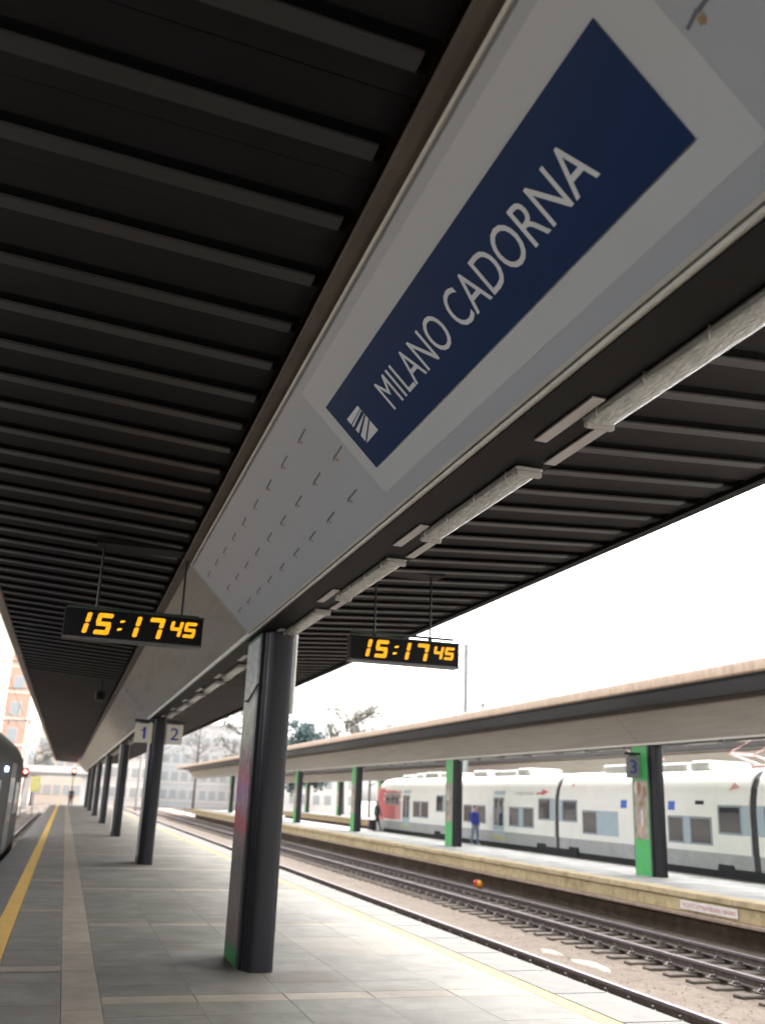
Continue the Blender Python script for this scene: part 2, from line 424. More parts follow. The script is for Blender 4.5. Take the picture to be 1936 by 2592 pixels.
# loose ballast stones
def stones():
    mb = MB(); r = random.Random(11)
    base = [(0, 0, 1), (1, 0, 0), (0, 1, 0), (-1, 0, 0), (0, -1, 0), (0, 0, -.6)]
    fs = [(0, 1, 2), (0, 2, 3), (0, 3, 4), (0, 4, 1), (5, 2, 1), (5, 3, 2), (5, 4, 3), (5, 1, 4)]
    for i in range(15000):
        u = r.random(); y = 7 + 33 * u * u
        x = r.choice([r.uniform(8.0, 13.2), r.uniform(7.3, 12.9)])
        s = r.uniform(.010, .024)
        if abs(x - 11.28) < 1.32 and abs(((y - 6) / .6) - round((y - 6) / .6)) < .22 and r.random() < .8: continue
        z = ZB - .012 + lift(x) + r.uniform(-.008, .010); a = r.uniform(0, 6.28); ca, sa = math.cos(a), math.sin(a)
        ex, ey, ez = s * r.uniform(.7, 1.3), s * r.uniform(.7, 1.3), s * r.uniform(.25, .5)
        mb.add([(x + ca * p[0] * ex - sa * p[1] * ey, y + sa * p[0] * ex + ca * p[1] * ey, z + p[2] * ez) for p in base], fs, i % 3)
    o = mb.obj('ballast_stones', [mat('stone_a', (.108, .088, .071), .95), mat('stone_b', (.097, .078, .063), .95), mat('stone_c', (.122, .10, .081), .95)])
    tag(o, 'loose reddish ballast stones lying between the rails', 'ballast', kind='stuff')
stones()

# ------------------------------------------------------------------ canopies
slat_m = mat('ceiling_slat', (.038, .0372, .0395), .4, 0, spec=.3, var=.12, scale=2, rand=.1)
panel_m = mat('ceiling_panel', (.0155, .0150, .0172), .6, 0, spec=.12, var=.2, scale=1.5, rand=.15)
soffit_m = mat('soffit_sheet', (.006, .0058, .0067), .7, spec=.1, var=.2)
conc_m = mat('beam_concrete', (.33, .305, .27), .85, var=.12, scale=1.6, stretch=(6, .35, 6), bump=.25, bscale=14, stain=((.235, .21, .18), .7, .56, .45))
beamdark_m = mat('beam_steel', (.008, .0077, .0095), .6, 0, spec=.15, var=.3, scale=3)
lip_m = mat('pale_trim', (.60, .585, .53), .5, .2, var=.08)
ledgebrown_m = mat('brown_ledge', (.12, .095, .08), .7, var=.25, scale=2)
gutter_m = mat('gutter_strip', (.20, .165, .145), .6, .2, var=.2, scale=2)
copper_m = mat('copper_fascia', (.36, .26, .185), .65, .1, var=.25, scale=3, stretch=(1, 3, 1), bump=.2)
farsoffit_m = mat('far_soffit_sheet', (.045, .046, .058), .6, var=.2)
roof_m = mat('roof_sheet', (.26, .22, .19), .8, var=.2)

def canopy(xc, half, y0, y1, label, seams, zin, zout, slat_from=None, fas=0.0, nslat=0, npanel=0, banner=None):
    T = thing('platform_canopy', label, 'canopy', (xc, y0, 0))
    def P(mb, name, m, smooth=False):
        mb.v = [(x - xc, y - y0, z) for x, y, z in mb.v]; return mb.obj(name, m, T, smooth)
    hb, ht, zb, zt = .21, .96, 3.45, 4.2
    # concrete V-beam, one piece per bay
    for a, b in zip(seams[:-1], seams[1:]):
        pr = [(xc - hb, zb + .012), (xc - ht, zt), (xc - ht, zt + .3), (xc + ht, zt + .3), (xc + ht, zt), (xc + hb, zb + .012)]
        P(MB().prism_y(pr, a + .012, b - .012), 'beam_segment', conc_m)
    P(MB().box(xc - .17, xc + .17, y0, y1, zb + .02, zt + .2), 'beam_core', beamdark_m)
    P(MB().box(xc - hb - .004, xc + hb + .004, y0, y1, zb - .03, zb + .01), 'beam_soffit', beamdark_m)
    for sx in (-1, 1):
        e = xc + sx * hb
        P(MB().box(min(e, e + sx * .028), max(e, e + sx * .028), y0, y1, zb - .02, zb + .035), 'beam_lip', lip_m if sx < 0 else beamdark_m)
        e = xc + sx * (ht + .003)
        P(MB().box(min(e, e + sx * .1), max(e, e + sx * .1), y0, y1, zt + .015, zt + .06), 'ledge', ledgebrown_m)
        # wing: sheet + roof + edge
        xi, xo = xc + sx * (ht + .1), xc + sx * half
        t = .03
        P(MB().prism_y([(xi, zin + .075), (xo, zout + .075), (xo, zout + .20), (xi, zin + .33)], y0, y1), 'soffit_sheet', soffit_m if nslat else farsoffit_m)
        P(MB().prism_y([(xc, zt + .62), (xo, zout + .215), (xo, zout + .235), (xc, zt + .66)], y0, y1), 'roof_sheet', roof_m)
        e0, e1 = xo, xo + sx * .12
        P(MB().prism_y([(e0, zout - .0), (e1, zout + .005), (e1 + sx * .015, zout + .02), (e1 + sx * .015, zout + .045), (e0, zout + .05)], y0, y1), 'edge_strip', gutter_m if sx < 0 and xc < 10 else beamdark_m)
        P(MB().box(min(e0 - sx * .012, e0 + sx * .018), max(e0 - sx * .012, e0 + sx * .018), y0, y1, zout + .0505, zout + .10), 'edge_board', beamdark_m)
        c = [(e0 + sx * .02, zout + .055), (e1 + sx * .03, zout + .055), (e1 + sx * .06, zout + .09), (e1 + sx * .06, zout + .2 + fas), (e1 + sx * .03, zout + .25 + fas), (e1 - sx * .06, zout + .275 + fas), (e0 - sx * .2, zout + .275 + fas)]
        P(MB().prism_y(c, y0, y1), 'fascia', copper_m, True)
    zw = lambda x, sx: zin + (zout - zin) * (abs(x - xc) - (ht + .1)) / (half - ht - .1)
    if nslat:
        pitch = .55; ys = []
        y = slat_from
        while y < y1 - .2: ys.append(y); y += pitch
        for sx, outin in ((-1, .02), (1, .22)):
            xa, xb = xc + sx * (ht + .16), xc + sx * (half - outin)
            def slatmb(mb, yc):
                w, dp, c = .052, .016, .004
                for (s0, s1) in ((xa, xb),):
                    z0, z1 = zw(s0, sx), zw(s1, sx)
                    pr = [(-w, dp), (-w, c), (-w + c, 0), (w - c, 0), (w, c), (w, dp)]
                    vs = [(s0 - xc, yc + q, z0 + r) for q, r in pr] + [(s1 - xc, yc + q, z1 + r) for q, r in pr]
                    n = 6; fs = [(i, (i + 1) % n, n + (i + 1) % n, n + i) for i in range(n)] + [tuple(range(n)), tuple(range(2 * n - 1, n - 1, -1))]
                    mb.add(vs, fs)
                return mb
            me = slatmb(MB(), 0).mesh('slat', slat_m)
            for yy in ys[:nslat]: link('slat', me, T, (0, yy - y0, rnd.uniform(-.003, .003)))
            if ys[nslat:]:
                mb = MB()
                for yy in ys[nslat:]: slatmb(mb, yy - y0)
                o = mb.obj('slat_rows', slat_m, T); o['kind'] = 'stuff'
            if npanel:
                xa2, xb2 = xc + sx * (ht + .105), xc + sx * (half - .01)
                z0, z1 = zw(xa2, sx), zw(xb2, sx)
                pm = MB()
                for q0, q1, up in ((.085, .215, .035), (.235, .465, .048)):
                    pm.add([(xa2 - xc, q0, z0 + up), (xb2 - xc, q0, z1 + up), (xb2 - xc, q1, z1 + up), (xa2 - xc, q1, z0 + up),
                            (xa2 - xc, q0, z0 + up + .02), (xb2 - xc, q0, z1 + up + .02), (xb2 - xc, q1, z1 + up + .02), (xa2 - xc, q1, z0 + up + .02)],
                           [(0, 3, 2, 1), (4, 5, 6, 7), (0, 1, 5, 4), (1, 2, 6, 5), (2, 3, 7, 6), (3, 0, 4, 7)])
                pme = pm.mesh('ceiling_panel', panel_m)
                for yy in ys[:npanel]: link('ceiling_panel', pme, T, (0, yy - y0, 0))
    return T

XC = 2.03
def roof_weeds():
    r_ = random.Random(21); mb = MB()
    for i in range(520):
        y = 12 + 75 * r_.random() ** 1.4; x = 13.1 + r_.uniform(.02, .3); z = 4.41 + .33; h = r_.uniform(.04, .16) * (1.8 if r_.random() < .12 else 1)
        dx, dy = r_.uniform(-.06, .06), r_.uniform(-.08, .08); w = .012
        mb.add([(x - w, y, z), (x + w, y, z), (x, y + w, z), (x + dx, y + dy, z + h)], [(0, 1, 3), (1, 2, 3), (2, 0, 3)])
    o = mb.obj('roof_weeds', mat('dry_weed', (.24, .18, .12), .9)); tag(o, 'dry weeds growing along the top edge of the far canopy', 'weeds', kind='stuff')
roof_weeds()
SP = 14.3
near_seams = [-17.9] + [-3.6 + SP * k for k in range(0, 9)]
near_canopy = canopy(XC, 3.30, -16, 111, 'long dark slatted canopy overhead on a slanted concrete beam along the near platform', near_seams, 4.285, 4.43,
       slat_from=1.03, nslat=150, npanel=44)
far_seams = [9.4 + SP * k for k in range(0, 9)]
canopy(15.44, 2.28, 9, 124, 'canopy with a copper-coloured top edge above the green columns of the far platform', far_seams, 4.25, 4.41, slat_from=12, nslat=0, fas=.07)
canopy(27.6, 2.3, 26, 124, 'third canopy beyond the roof of the white train', [26 + SP * k for k in range(0, 8)], 4.27, 4.50)

# ------------------------------------------------------------------ columns
colsteel_m = mat('column_steel', (.018, .018, .0225), .45, 0, spec=.35, var=.25, scale=2.5, stretch=(1, 1, .3), rand=.05)
colpanel_m = mat('column_panel', (.40, .375, .35), .6, var=.22, scale=3, stain=((.12, .105, .095), 1.0, .5, .7), rand=.05)
green_m = mat('green_paint', (.055, .37, .10), .5, var=.1, scale=5)
greendark_m = mat('green_paint_dark', (.03, .13, .05), .6, var=.15, scale=5)
torn_m = mat('torn_posters', (.42, .36, .31), .85, var=.3, scale=5, stain=((.24, .13, .09), 3.0, .5, .85), rand=.3)

def graffiti_mat():
    m = mat('graffiti_panel', (.3, .28, .26), .6)
    nt = m.node_tree; N = nt.nodes; L = nt.links; b = N['Principled BSDF']
    tc = N.new('ShaderNodeTexCoord'); sx = N.new('ShaderNodeSeparateXYZ'); L.new(tc.outputs['Object'], sx.inputs[0])
    nz = N.new('ShaderNodeTexNoise'); nz.inputs['Scale'].default_value = 5; nz.inputs['Detail'].default_value = 5; L.new(tc.outputs['Object'], nz.inputs['Vector'])
    ad = N.new('ShaderNodeMath'); ad.operation = 'MULTIPLY_ADD'; ad.inputs[1].default_value = .55; L.new(nz.outputs['Fac'], ad.inputs[0]); L.new(sx.outputs[2], ad.inputs[2])
    mr = N.new('ShaderNodeMapRange'); mr.inputs[1].default_value = .27; mr.inputs[2].default_value = 3.67; L.new(ad.outputs[0], mr.inputs[0])
    cr = N.new('ShaderNodeValToRGB'); e = cr.color_ramp.elements
    stops = [(0, (.10, .085, .075)), (.18, (.14, .115, .105)), (.30, (.09, .08, .075)), (.37, (.17, .12, .11)), (.40, (.34, .05, .06)), (.44, (.26, .09, .10)), (.475, (.26, .17, .24)),
             (.51, (.25, .10, .24)), (.55, (.30, .08, .11)), (.60, (.17, .10, .10)), (.66, (.26, .23, .20)), (.73, (.36, .34, .27)), (.82, (.36, .35, .31)), (.9, (.30, .31, .31)), (1, (.40, .41, .42))]
    e[0].position = 0; e[0].color = (*stops[0][1], 1); e[1].position = 1; e[1].color = (*stops[-1][1], 1)
    for p, c in stops[1:-1]: q = e.new(p); q.color = (*c, 1)
    L.new(mr.outputs[0], cr.inputs[0])
    n2 = N.new('ShaderNodeTexNoise'); n2.inputs['Scale'].default_value = 16; n2.inputs['Detail'].default_value = 5; L.new(tc.outputs['Object'], n2.inputs['Vector'])
    m3 = N.new('ShaderNodeMapRange'); m3.inputs[1].default_value = .3; m3.inputs[2].default_value = .7; m3.inputs[3].default_value = .8; m3.inputs[4].default_value = 1.5; L.new(n2.outputs['Fac'], m3.inputs[0])
    sc = N.new('ShaderNodeVectorMath'); sc.operation = 'SCALE'; L.new(cr.outputs[0], sc.inputs[0]); L.new(m3.outputs[0], sc.inputs['Scale'])
    L.new(sc.outputs[0], b.inputs['Base Color'])
    return m
graf_m = graffiti_mat()

def column(x, yf, label, group, style, top=3.44):
    """stadium-plan pier: dark half-round steel ends, flat side panels"""
    T = thing('canopy_column', label, 'column', (x, yf + .6, 0), 0, group)
    r, hl = .165, .6
    for s in (-1, 1):
        pr = []
        y0 = s * (hl - (.30 if s < 0 else .145))
        pts = [(-r, y0)] + [(-r * math.cos(a), s * (hl - r * .9) + s * r * .9 * math.sin(a)) for a in [math.pi * k / 14 for k in range(15)]] + [(r, y0)]
        if s < 0:
            pts = [(-r, y0), (-r, -hl + .21), (-r + .035, -hl + .21), (-r + .035, -hl + .12)] + [(.032 - .137 * math.copysign(abs(math.cos(a)) ** .55, math.cos(a)), -hl + .10 - .10 * abs(math.sin(a)) ** .55) for a in [math.pi * k / 14 for k in range(15)]] + [(r, y0)]
        MB().prism_z(pts, 0, top).obj('steel_end', colsteel_m, T, True)
    ya, yb = -(hl - .303), (hl - .148)
    for s in (-1, 1):
        xa, xb = (s * (r - .03), s * (r + .004))
        lo, hi = min(xa, xb), max(xa, xb)
        if style == 'graffiti':
            MB().box(lo, hi, ya, yb, .165, top - .06).obj('side_panel', graf_m if s < 0 else colpanel_m, T)
            MB().box(lo, hi + (.006 if s > 0 else 0), ya, yb, 0, .16).obj('base_board', mat('green_base', (.025, .17, .045), .6, var=.3, scale=9), T)
            MB().box(lo, hi, ya, yb, top - .055, top).obj('top_board', greendark_m, T)
        elif style == 'plain':
            MB().box(lo, hi, ya, yb, .165, top).obj('side_panel', colpanel_m, T)
            MB().box(lo, hi, ya, yb, 0, .16).obj('base_board', colsteel_m, T)
        else:
            MB().box(lo, hi, ya, yb, 0, .93).obj('lower_panel', green_m, T)
            mb = MB(); mb.box(lo, hi, ya + .05, yb - .03, .935, 2.48)
            mb.obj('poster_panel', torn_m, T)
            MB().box(lo, hi - (.002 if s > 0 else -.0), ya, ya + .045, .935, 2.48).obj('panel_edge', green_m, T)
            MB().box(lo, hi, yb - .025, yb, .935, 2.48).obj('panel_edge', green_m, T)
            MB().box(lo, hi, ya, yb, 2.485, top).obj('upper_panel', green_m, T)
            # torn paper scraps, proud of the panel
            if s < 0:
                rr = random.Random(int(yf * 10))
                for k in range(7):
                    cyy = rr.uniform(ya + .12, yb - .1); cz = rr.uniform(1.05, 2.35); w = rr.uniform(.05, .12); h = rr.uniform(.1, .25); q = lo - .004 - .001 * k
                    n = 7; pts = [(cyy + w * math.cos(6.283 * i / n) * rr.uniform(.7, 1.2), cz + h * math.sin(6.283 * i / n) * rr.uniform(.7, 1.2)) for i in range(n)]
                    pts = [(max(ya + .055, min(yb - .035, a)), min(2.46, max(.95, b_))) for a, b_ in pts]
                    mb = MB(); mb.add([(q, a, b_) for a, b_ in pts] + [(lo + .001, a, b_) for a, b_ in pts], [tuple(range(n)), tuple(range(2 * n - 1, n - 1, -1))] + [(i, (i + 1) % n, n + (i + 1) % n, n + i) for i in range(n)])
                    mb.obj('paper_scrap', mat('scrap_%d' % (k % 4), [(.55, .5, .46), (.28, .15, .10), (.45, .33, .27), (.6, .58, .55)][k % 4], .9, var=.25, scale=9), T)
    MB().prism_z([(-r - .03, -.62), (r + .03, -.62), (r + .03, .62), (-r - .03, .62)], top, top + .0).obj('cap_plate', colsteel_m, T) if False else None
    return T

names = ['nearest dark column with a graffiti-smeared panel and green base board', 'second dark column back, carrying the blue 1 and 2 number signs', 'third dark column back along the near platform, just past the numbered one',
         'fourth dark column back along the near platform', 'fifth dark column back along the near platform', 'sixth dark column back along the near platform', 'seventh dark column, farthest visible on the near platform']
first_col = None
for k, nm in enumerate(names):
    t = column(2.035, 10.1 + SP * k, nm, 'columns of the near platform', 'graffiti' if k == 0 else 'plain')
    if k == 0: first_col = t
fn = ['green and dark column with the number 3 sign, nearest on the far platform', 'green and dark column beside the person in the blue jacket', 'green and dark column beside the person in dark green by the red cab',
      'green and dark column left of the red cab on the far platform', 'green column farther back on the far platform, fifth from the number sign', 'green column on the far platform, sixth from the number sign']
for k, nm in enumerate(fn): column(15.42, 23.1 + SP * k, nm, 'columns of the far platform', 'green')
tn = ['pale green column on the third platform, seen right of the far end', 'pale green column on the third platform beyond the tracks', 'thin green column on the third platform, farthest left']
for k, nm in enumerate(tn): column(27.6, 85 + SP * k, nm, 'columns of the third platform', 'green')
# strap and conduit on the nearest column
white_m = mat('white_plastic', (.72, .72, .71), .4, var=.06)
MB().tube([(.222, -.35, 3.43), (.222, -.35, 2.55)], .030, 10).obj('conduit', white_m, first_col, True)
MB().tube([(-.185, .31, 2.72), (-.187, .1, 2.70), (-.187, -.2, 2.77), (-.178, -.42, 2.84)], .011, 6).obj('cable_strap', mat('black_rubber', (.015, .015, .017), .6), first_col, True)

# ------------------------------------------------------------------ station name banner on the slanted face
banner_m = mat('banner_sheet', (.455, .475, .515), .5, var=.03, scale=1.2, spec=.3)
halo_m = mat('banner_pale', (.57, .59, .61), .5, var=.03, scale=1.2, spec=.3)
navy_m = mat('navy_print', (.0075, .029, .105), .5, var=.08, scale=3, spec=.25)
print_m = mat('white_print', (.74, .76, .79), .5, spec=.3)
def banner():
    T = thing('station_sign', 'long pale banner with a navy panel naming the station on the slanted beam', 'station sign')
    T.matrix_world = basis((0, -1, 0), (-1, 0, 1), (XC - .21 - .004, 10.735, 3.452 + .004))
    Lx = 14.3
    MB().box(0, Lx, .045, 1.045, .0, .012).obj('banner_sheet', banner_m, T)
    X = lambda y: 10.735 - y
    def rrect(x0, x1, y0, y1, r, z0, z1):
        pts = []
        for cx, cy, a0 in ((x1 - r, y1 - r, 0), (x0 + r, y1 - r, 90), (x0 + r, y0 + r, 180), (x1 - r, y0 + r, 270)):
            for k in range(6): a = math.radians(a0 + 90 * k / 5); pts.append((cx + r * math.cos(a), cy + r * math.sin(a)))
        n = len(pts); mb = MB()
        mb.add([(a, b, z0) for a, b in pts] + [(a, b, z1) for a, b in pts], [tuple(range(n - 1, -1, -1)), tuple(range(n, 2 * n))] + [(i, (i + 1) % n, n + (i + 1) % n, n + i) for i in range(n)])
        return mb
    rrect(X(5.42), X(1.84), .15, .975, .03, .0121, .0130).obj('pale_field', halo_m, T)
    MB().box(X(5.27), X(2.03), .303, .792, .015, .018).obj('navy_panel', navy_m, T)
    me = text_mesh('MILANO CADORNA', print_m, offset=.0)
    me.transform(Matrix.Diagonal((2.205, .185, 1, 1))); o = link('lettering', me, T, (X(4.605), .452, .0195)); split_letters(o)
    # emblem: white block cut by fanning navy rays
    x0, x1, e0, e1 = X(5.145), X(4.92), .45, .638
    E = MB().box(x0, x1, e0, e1, .0185, .0195).obj('emblem', print_m, T)
    w, h = x1 - x0, e1 - e0
    mb = MB()
    for (a0, a1, b0, b1) in ((.74, .78, .84, .87), (.56, .66, .68, .80), (.30, .40, .60, .66), (.0, .07, .40, .46)):
        mb.add([(x0 - .001, e0 + h * a0, .0202), (x0 - .001, e0 + h * a1, .0202), (x1 + .001, e0 + h * b1, .0202), (x1 + .001, e0 + h * b0, .0202)], [(0, 1, 2, 3)])
    mb.obj('emblem_rays', navy_m, E)
    # scattered small motifs
    bar_m = mat('motif_grey_blue', (.15, .16, .20), .6); gold_m = mat('motif_gold', (.36, .27, .13), .6); red_m = mat('motif_red', (.45, .12, .07), .6)
    def motif_mesh():
        mb = MB(); z = .0135
        mb.quad((0, -.010, z), (.062, .004, z), (.060, .017, z), (-.002, .002, z), 0)
        mb.quad((.058, .0, z + .0003), (.255, .008, z + .0003), (.255, .021, z + .0003), (.058, .013, z + .0003), 0)
        mb.quad((.038, -.028, z), (.066, -.030, z), (.070, -.006, z), (.042, -.004, z), 1)
        mb.quad((.050, -.037, z + .0003), (.0545, -.037, z + .0003), (.060, -.012, z + .0003), (.0555, -.012, z + .0003), 2)
        return mb.mesh('motif', [bar_m, gold_m, red_m])
    mm = motif_mesh()
    for row, (s, yoff) in enumerate(((.812, 5.985), (.545, 5.715), (.283, 5.985))):
        k = 0
        while yoff + .56 * k < 10.6:
            link('motif', mm, T, (X(yoff + .56 * k), s, 0)); k += 1
        for k in range(0, 9):
            y = (1.82 if row == 1 else 1.54) - .56 * k
            link('motif', mm, T, (X(y), s, 0))
    MB().box(0, Lx, 1.046, 1.062, -.004, .03).obj('upper_trim', lip_m, T)
    MB().box(0, Lx, .022, .044, -.004, .032).obj('lower_trim', lip_m, T)
    MB().box(-.012, -.0005, .022, 1.06, -.004, .02).obj('end_trim', lip_m, T)
banner()

# ------------------------------------------------------------------ tube lights under the beam
lampbody_m = mat('lamp_body', (.40, .39, .37), .5, .2, var=.12, scale=6)
def diffuser_mat():
    m = mat('lamp_diffuser', (.50, .52, .505), .25, var=.34, scale=9, stretch=(5, 1.6, 5), bump=.6, bscale=14, rand=.12, stain=((.30, .27, .22), 2.0, .58, .6))
    return m
diff_m = diffuser_mat()
edgebar_m = mat('lit_edge_bar', (.48, .46, .47), .45, .2, var=.08)  # pale tone carries the lit look of the slab edges
def lamp_proto(label, group, L=1.5):
    T = thing('tube_light', label, 'light fitting', (0, 0, 0), 0, group)
    MB().bbox(-.08, .08, 0, L, -.022, 0, .006).obj('lamp_tray', lampbody_m, T)
    pr = [(-.07, -.0225)] + [(-.07 * math.cos(a), -.026 - .013 * math.sin(a)) for a in [math.pi * k / 10 for k in range(11)]] + [(.07, -.0225)]
    MB().prism_y(pr, .03, L - .03).obj('diffuser', diff_m, T, True)
    for y in (.0, L - .03):
        MB().bbox(-.074, .074, y, y + .029, -.055, -.023, .006).obj('end_cap', lampbody_m, T)
    for y in (.12, .55, .98, 1.36):
        MB().tube([(-.083, y, .0), (-.09, y, -.03), (-.078, y + .012, -.05), (-.088, y + .03, -.03)], .005, 5).obj('wire_clip', lampbody_m, T)
    return T
lamp0 = lamp_proto('dusty unlit tube light overhead beside the station name, nearest the camera', 'tube lights under the near beam')
lamp0.location = (2.145, 2.08, 3.418)
special = {1: 'dusty unlit tube light below the near half of the station banner, second along the beam', 2: 'unlit tube light below the far half of the patterned banner, third along', 3: 'unlit tube light ending at the top of the nearest dark column'}
ORD = ['first', 'second', 'third', 'fourth', 'fifth', 'sixth', 'seventh', 'eighth', 'ninth', 'tenth', 'eleventh', 'twelfth', 'thirteenth', 'fourteenth', 'fifteenth', 'sixteenth', 'seventeenth', 'eighteenth', 'nineteenth', 'twentieth']
ORD += ['twenty-' + q for q in ORD[:9]] + ['thirtieth'] + ['thirty-' + q for q in ORD[:9]]
def counter():
    c = [-1]
    def f(): c[0] += 1; return ORD[c[0]]
    return f
nth, nth2, nth3 = counter(), counter(), counter()
def place_lamp(proto, x, y, z, label, group):
    o = dup(proto, (x, y, z), label); o['group'] = group; return o
for k in range(-1, 34):
    y = 2.08 + 2.2 * k
    if k == 0 : continue
    if abs((y + .75 - 10.7 + SP / 2) % SP - SP / 2) < 1.2: continue
    if k < 0: continue
    place_lamp(lamp0, 2.145, y, 3.418, special.get(k) or 'unlit tube light %s along the near beam counted from the nearest dark column' % nth(), 'tube lights under the near beam')
for k in range(34):
    y = 16 + 2.2 * k
    if abs((y + .75 - 23.7 + SP / 2) % SP - SP / 2) < 1.2: continue
    place_lamp(lamp0, 15.44, y, 3.418, 'unlit tube light %s under the far platform beam counted back from the number 3 column' % nth2() if y > 24 else 'unlit tube light under the far beam in front of the number 3 column, %s' % nth3(), 'tube lights under the far beam')
# pale bars added in place of lit slab edges in the gaps between fittings
edgebar = MB().bbox(-.035, .035, 0, .56, -.012, 0, .003).mesh('lit_edge_bar', edgebar_m)
for k in range(-1, 34):
    y = 2.08 + 2.2 * k + 1.42
    for dx, dy in ((2.02 - XC, -.15), (2.215 - XC, .13)):
        link('lit_edge_bar', edgebar, near_canopy, (dx, y + dy + 16, 3.418))

# ------------------------------------------------------------------ digital clocks
LED = mat('led_amber', (.02, .01, 0), .5, emit=((1, .41, .008), 1.0))
def led_mat():
    nt = LED.node_tree; N = nt.nodes; L = nt.links; b = N['Principled BSDF']
    tc = N.new('ShaderNodeTexCoord'); wv = N.new('ShaderNodeTexWave'); wv.bands_direction = 'Y'; wv.inputs['Scale'].default_value = 9; wv.inputs['Distortion'].default_value = 1.2; wv.inputs['Detail'].default_value = 2; wv.inputs['Detail Scale'].default_value = 3
    L.new(tc.outputs['Object'], wv.inputs['Vector'])
    mr = N.new('ShaderNodeMapRange'); mr.inputs[3].default_value = .17; mr.inputs[4].default_value = .37; L.new(wv.outputs['Fac'], mr.inputs[0]); L.new(mr.outputs[0], b.inputs['Emission Strength'])
led_mat()
black_m = mat('clock_black', (.003, .003, .0035), .5, var=.1, spec=.15)
case_m = mat('clock_case', (.012, .013, .0125), .5, .2, var=.15)
greencase_m = mat('clock_green_top', (.010, .026, .012), .5, .1, var=.2)
sill_m = mat('clock_sill', (.10, .10, .105), .4, .4)
SEGS = {'1': 'bc', '5': 'afgcd', '7': 'abc', '4': 'fgbc'}
def seg_shape(s, w, h, t):
    g = t * .10
    H = h / 2
    if s in 'agd':
        y = {'a': h - t / 2, 'g': H, 'd': t / 2}[s]
        e = t * .12; return [(e, y), (e + t * .22, y + t / 2), (w - e - t * .22, y + t / 2), (w - e, y), (w - e - t * .22, y - t / 2), (e + t * .22, y - t / 2)]
    x = t / 2 if s in 'fe' else w - t / 2
    y0, y1 = (H + g, h - g * .3) if s in 'bf' else (g * .3, H - g)
    k = t * .2; return [(x, y0), (x + t / 2, y0 + k), (x + t / 2, y1 - k), (x, y1), (x - t / 2, y1 - k), (x - t / 2, y0 + k)]
def clock(label, xa, xb, yf, z0, z1, ceil_z, rods, gap):
    T = thing('digital_clock', label, 'clock', ((xa + xb) / 2, yf, z0))
    w, h = xb - xa, z1 - z0; hw = w / 2
    D = .16
    MB().bbox(-hw, hw, 0, D, .022, h, .006).obj('housing', case_m, T)
    MB().box(-hw + .003, hw - .003, -.006, .002, .024, h - .003).obj('display_window', black_m, T)
    MB().box(-hw - .002, hw + .002, -.012, D + .01, .0, .0215).obj('lower_sill', sill_m, T)
    MB().box(-hw - .004, hw + .004, -.02, D + .01, h + .0005, h + .018).obj('top_hood', greencase_m, T)
    # hanging frame
    MB().box(-hw + .02, hw - .05, .05, .10, h + gap, h + gap + .025).obj('hanging_bar', greencase_m, T)
    for x in rods:
        MB().box(x - .02, x + .02, .055, .095, h + .018, h + gap - .0005).obj('bracket', case_m, T)
        MB().tube([(x, .075, h + gap + .024), (x, .075, ceil_z - z0 - .021)], .013, 8).obj('rod', case_m, T, True)
    MB().box(min(rods) - .08, max(rods) + .12, -.09, .24, ceil_z - z0 - .02, ceil_z - z0 + .03).obj('ceiling_plate', beamdark_m, T)
    # digits : (char, u left, v bottom, width, height)
    def digit(ch, u, v, dw, dh, t):
        G = bpy.data.objects.new('digit', None); COL.objects.link(G); G.parent = T; G.location = (-hw + u * w, -.0075, .024 + v * (h - .027)); G.empty_display_size = .05
        for s in SEGS[ch]:
            pts = seg_shape(s, dw, dh, t); sh = .21
            n = len(pts); mb = MB()
            mb.add([(x + z * sh, -.003, z) for x, z in pts] + [(x + z * sh, .001, z) for x, z in pts], [tuple(range(n)), tuple(range(2 * n - 1, n - 1, -1))] + [(i, (i + 1) % n, n + (i + 1) % n, n + i) for i in range(n)])
            mb.obj('segment', LED, G)
    H = h - .027
    dh = H * .80; t = .047 * w / 1.45; dwid = .165 * w / 1.45
    digit('1', .125 - (dwid - t) / w + .005, .12, dwid, dh, t)
    digit('5', .205, .12, dwid, dh, t)
    digit('1', .475 - (dwid - t) / w + .012, .12, dwid, dh, t)
    digit('7', .575, .12, dwid, dh, t)
    sw, sh_, st = dwid * .78, H * .59, t * .75
    digit('4', .745, .27, sw, sh_, st); digit('5', .848, .27, sw, sh_, st)
    for v in (.36, .66):
        x = -hw + (.357 + .055 * v) * w; z = .024 + v * H
        mb = MB(); pts = [(x, z - .012), (x + .045, z - .004), (x + .055, z + .014), (x + .012, z + .012)]
        mb.add([(a, -.0105, b) for a, b in pts] + [(a, -.0065, b) for a, b in pts], [(0, 1, 2, 3), (7, 6, 5, 4), (0, 1, 5, 4), (1, 2, 6, 5), (2, 3, 7, 6), (3, 0, 4, 7)]); mb.obj('colon_dot', LED, T)
    return T
clock('amber digital clock hanging from the left side of the canopy, in front of the slats', -.24, 1.245, 10.6, 3.225, 3.545, 4.30, (-.42, .50), .02)
clock('amber digital clock hanging from the right side of the canopy, against the white sky', 2.975, 4.345, 10.6, 3.235, 3.525, 4.36, (-.38, .33), .055)

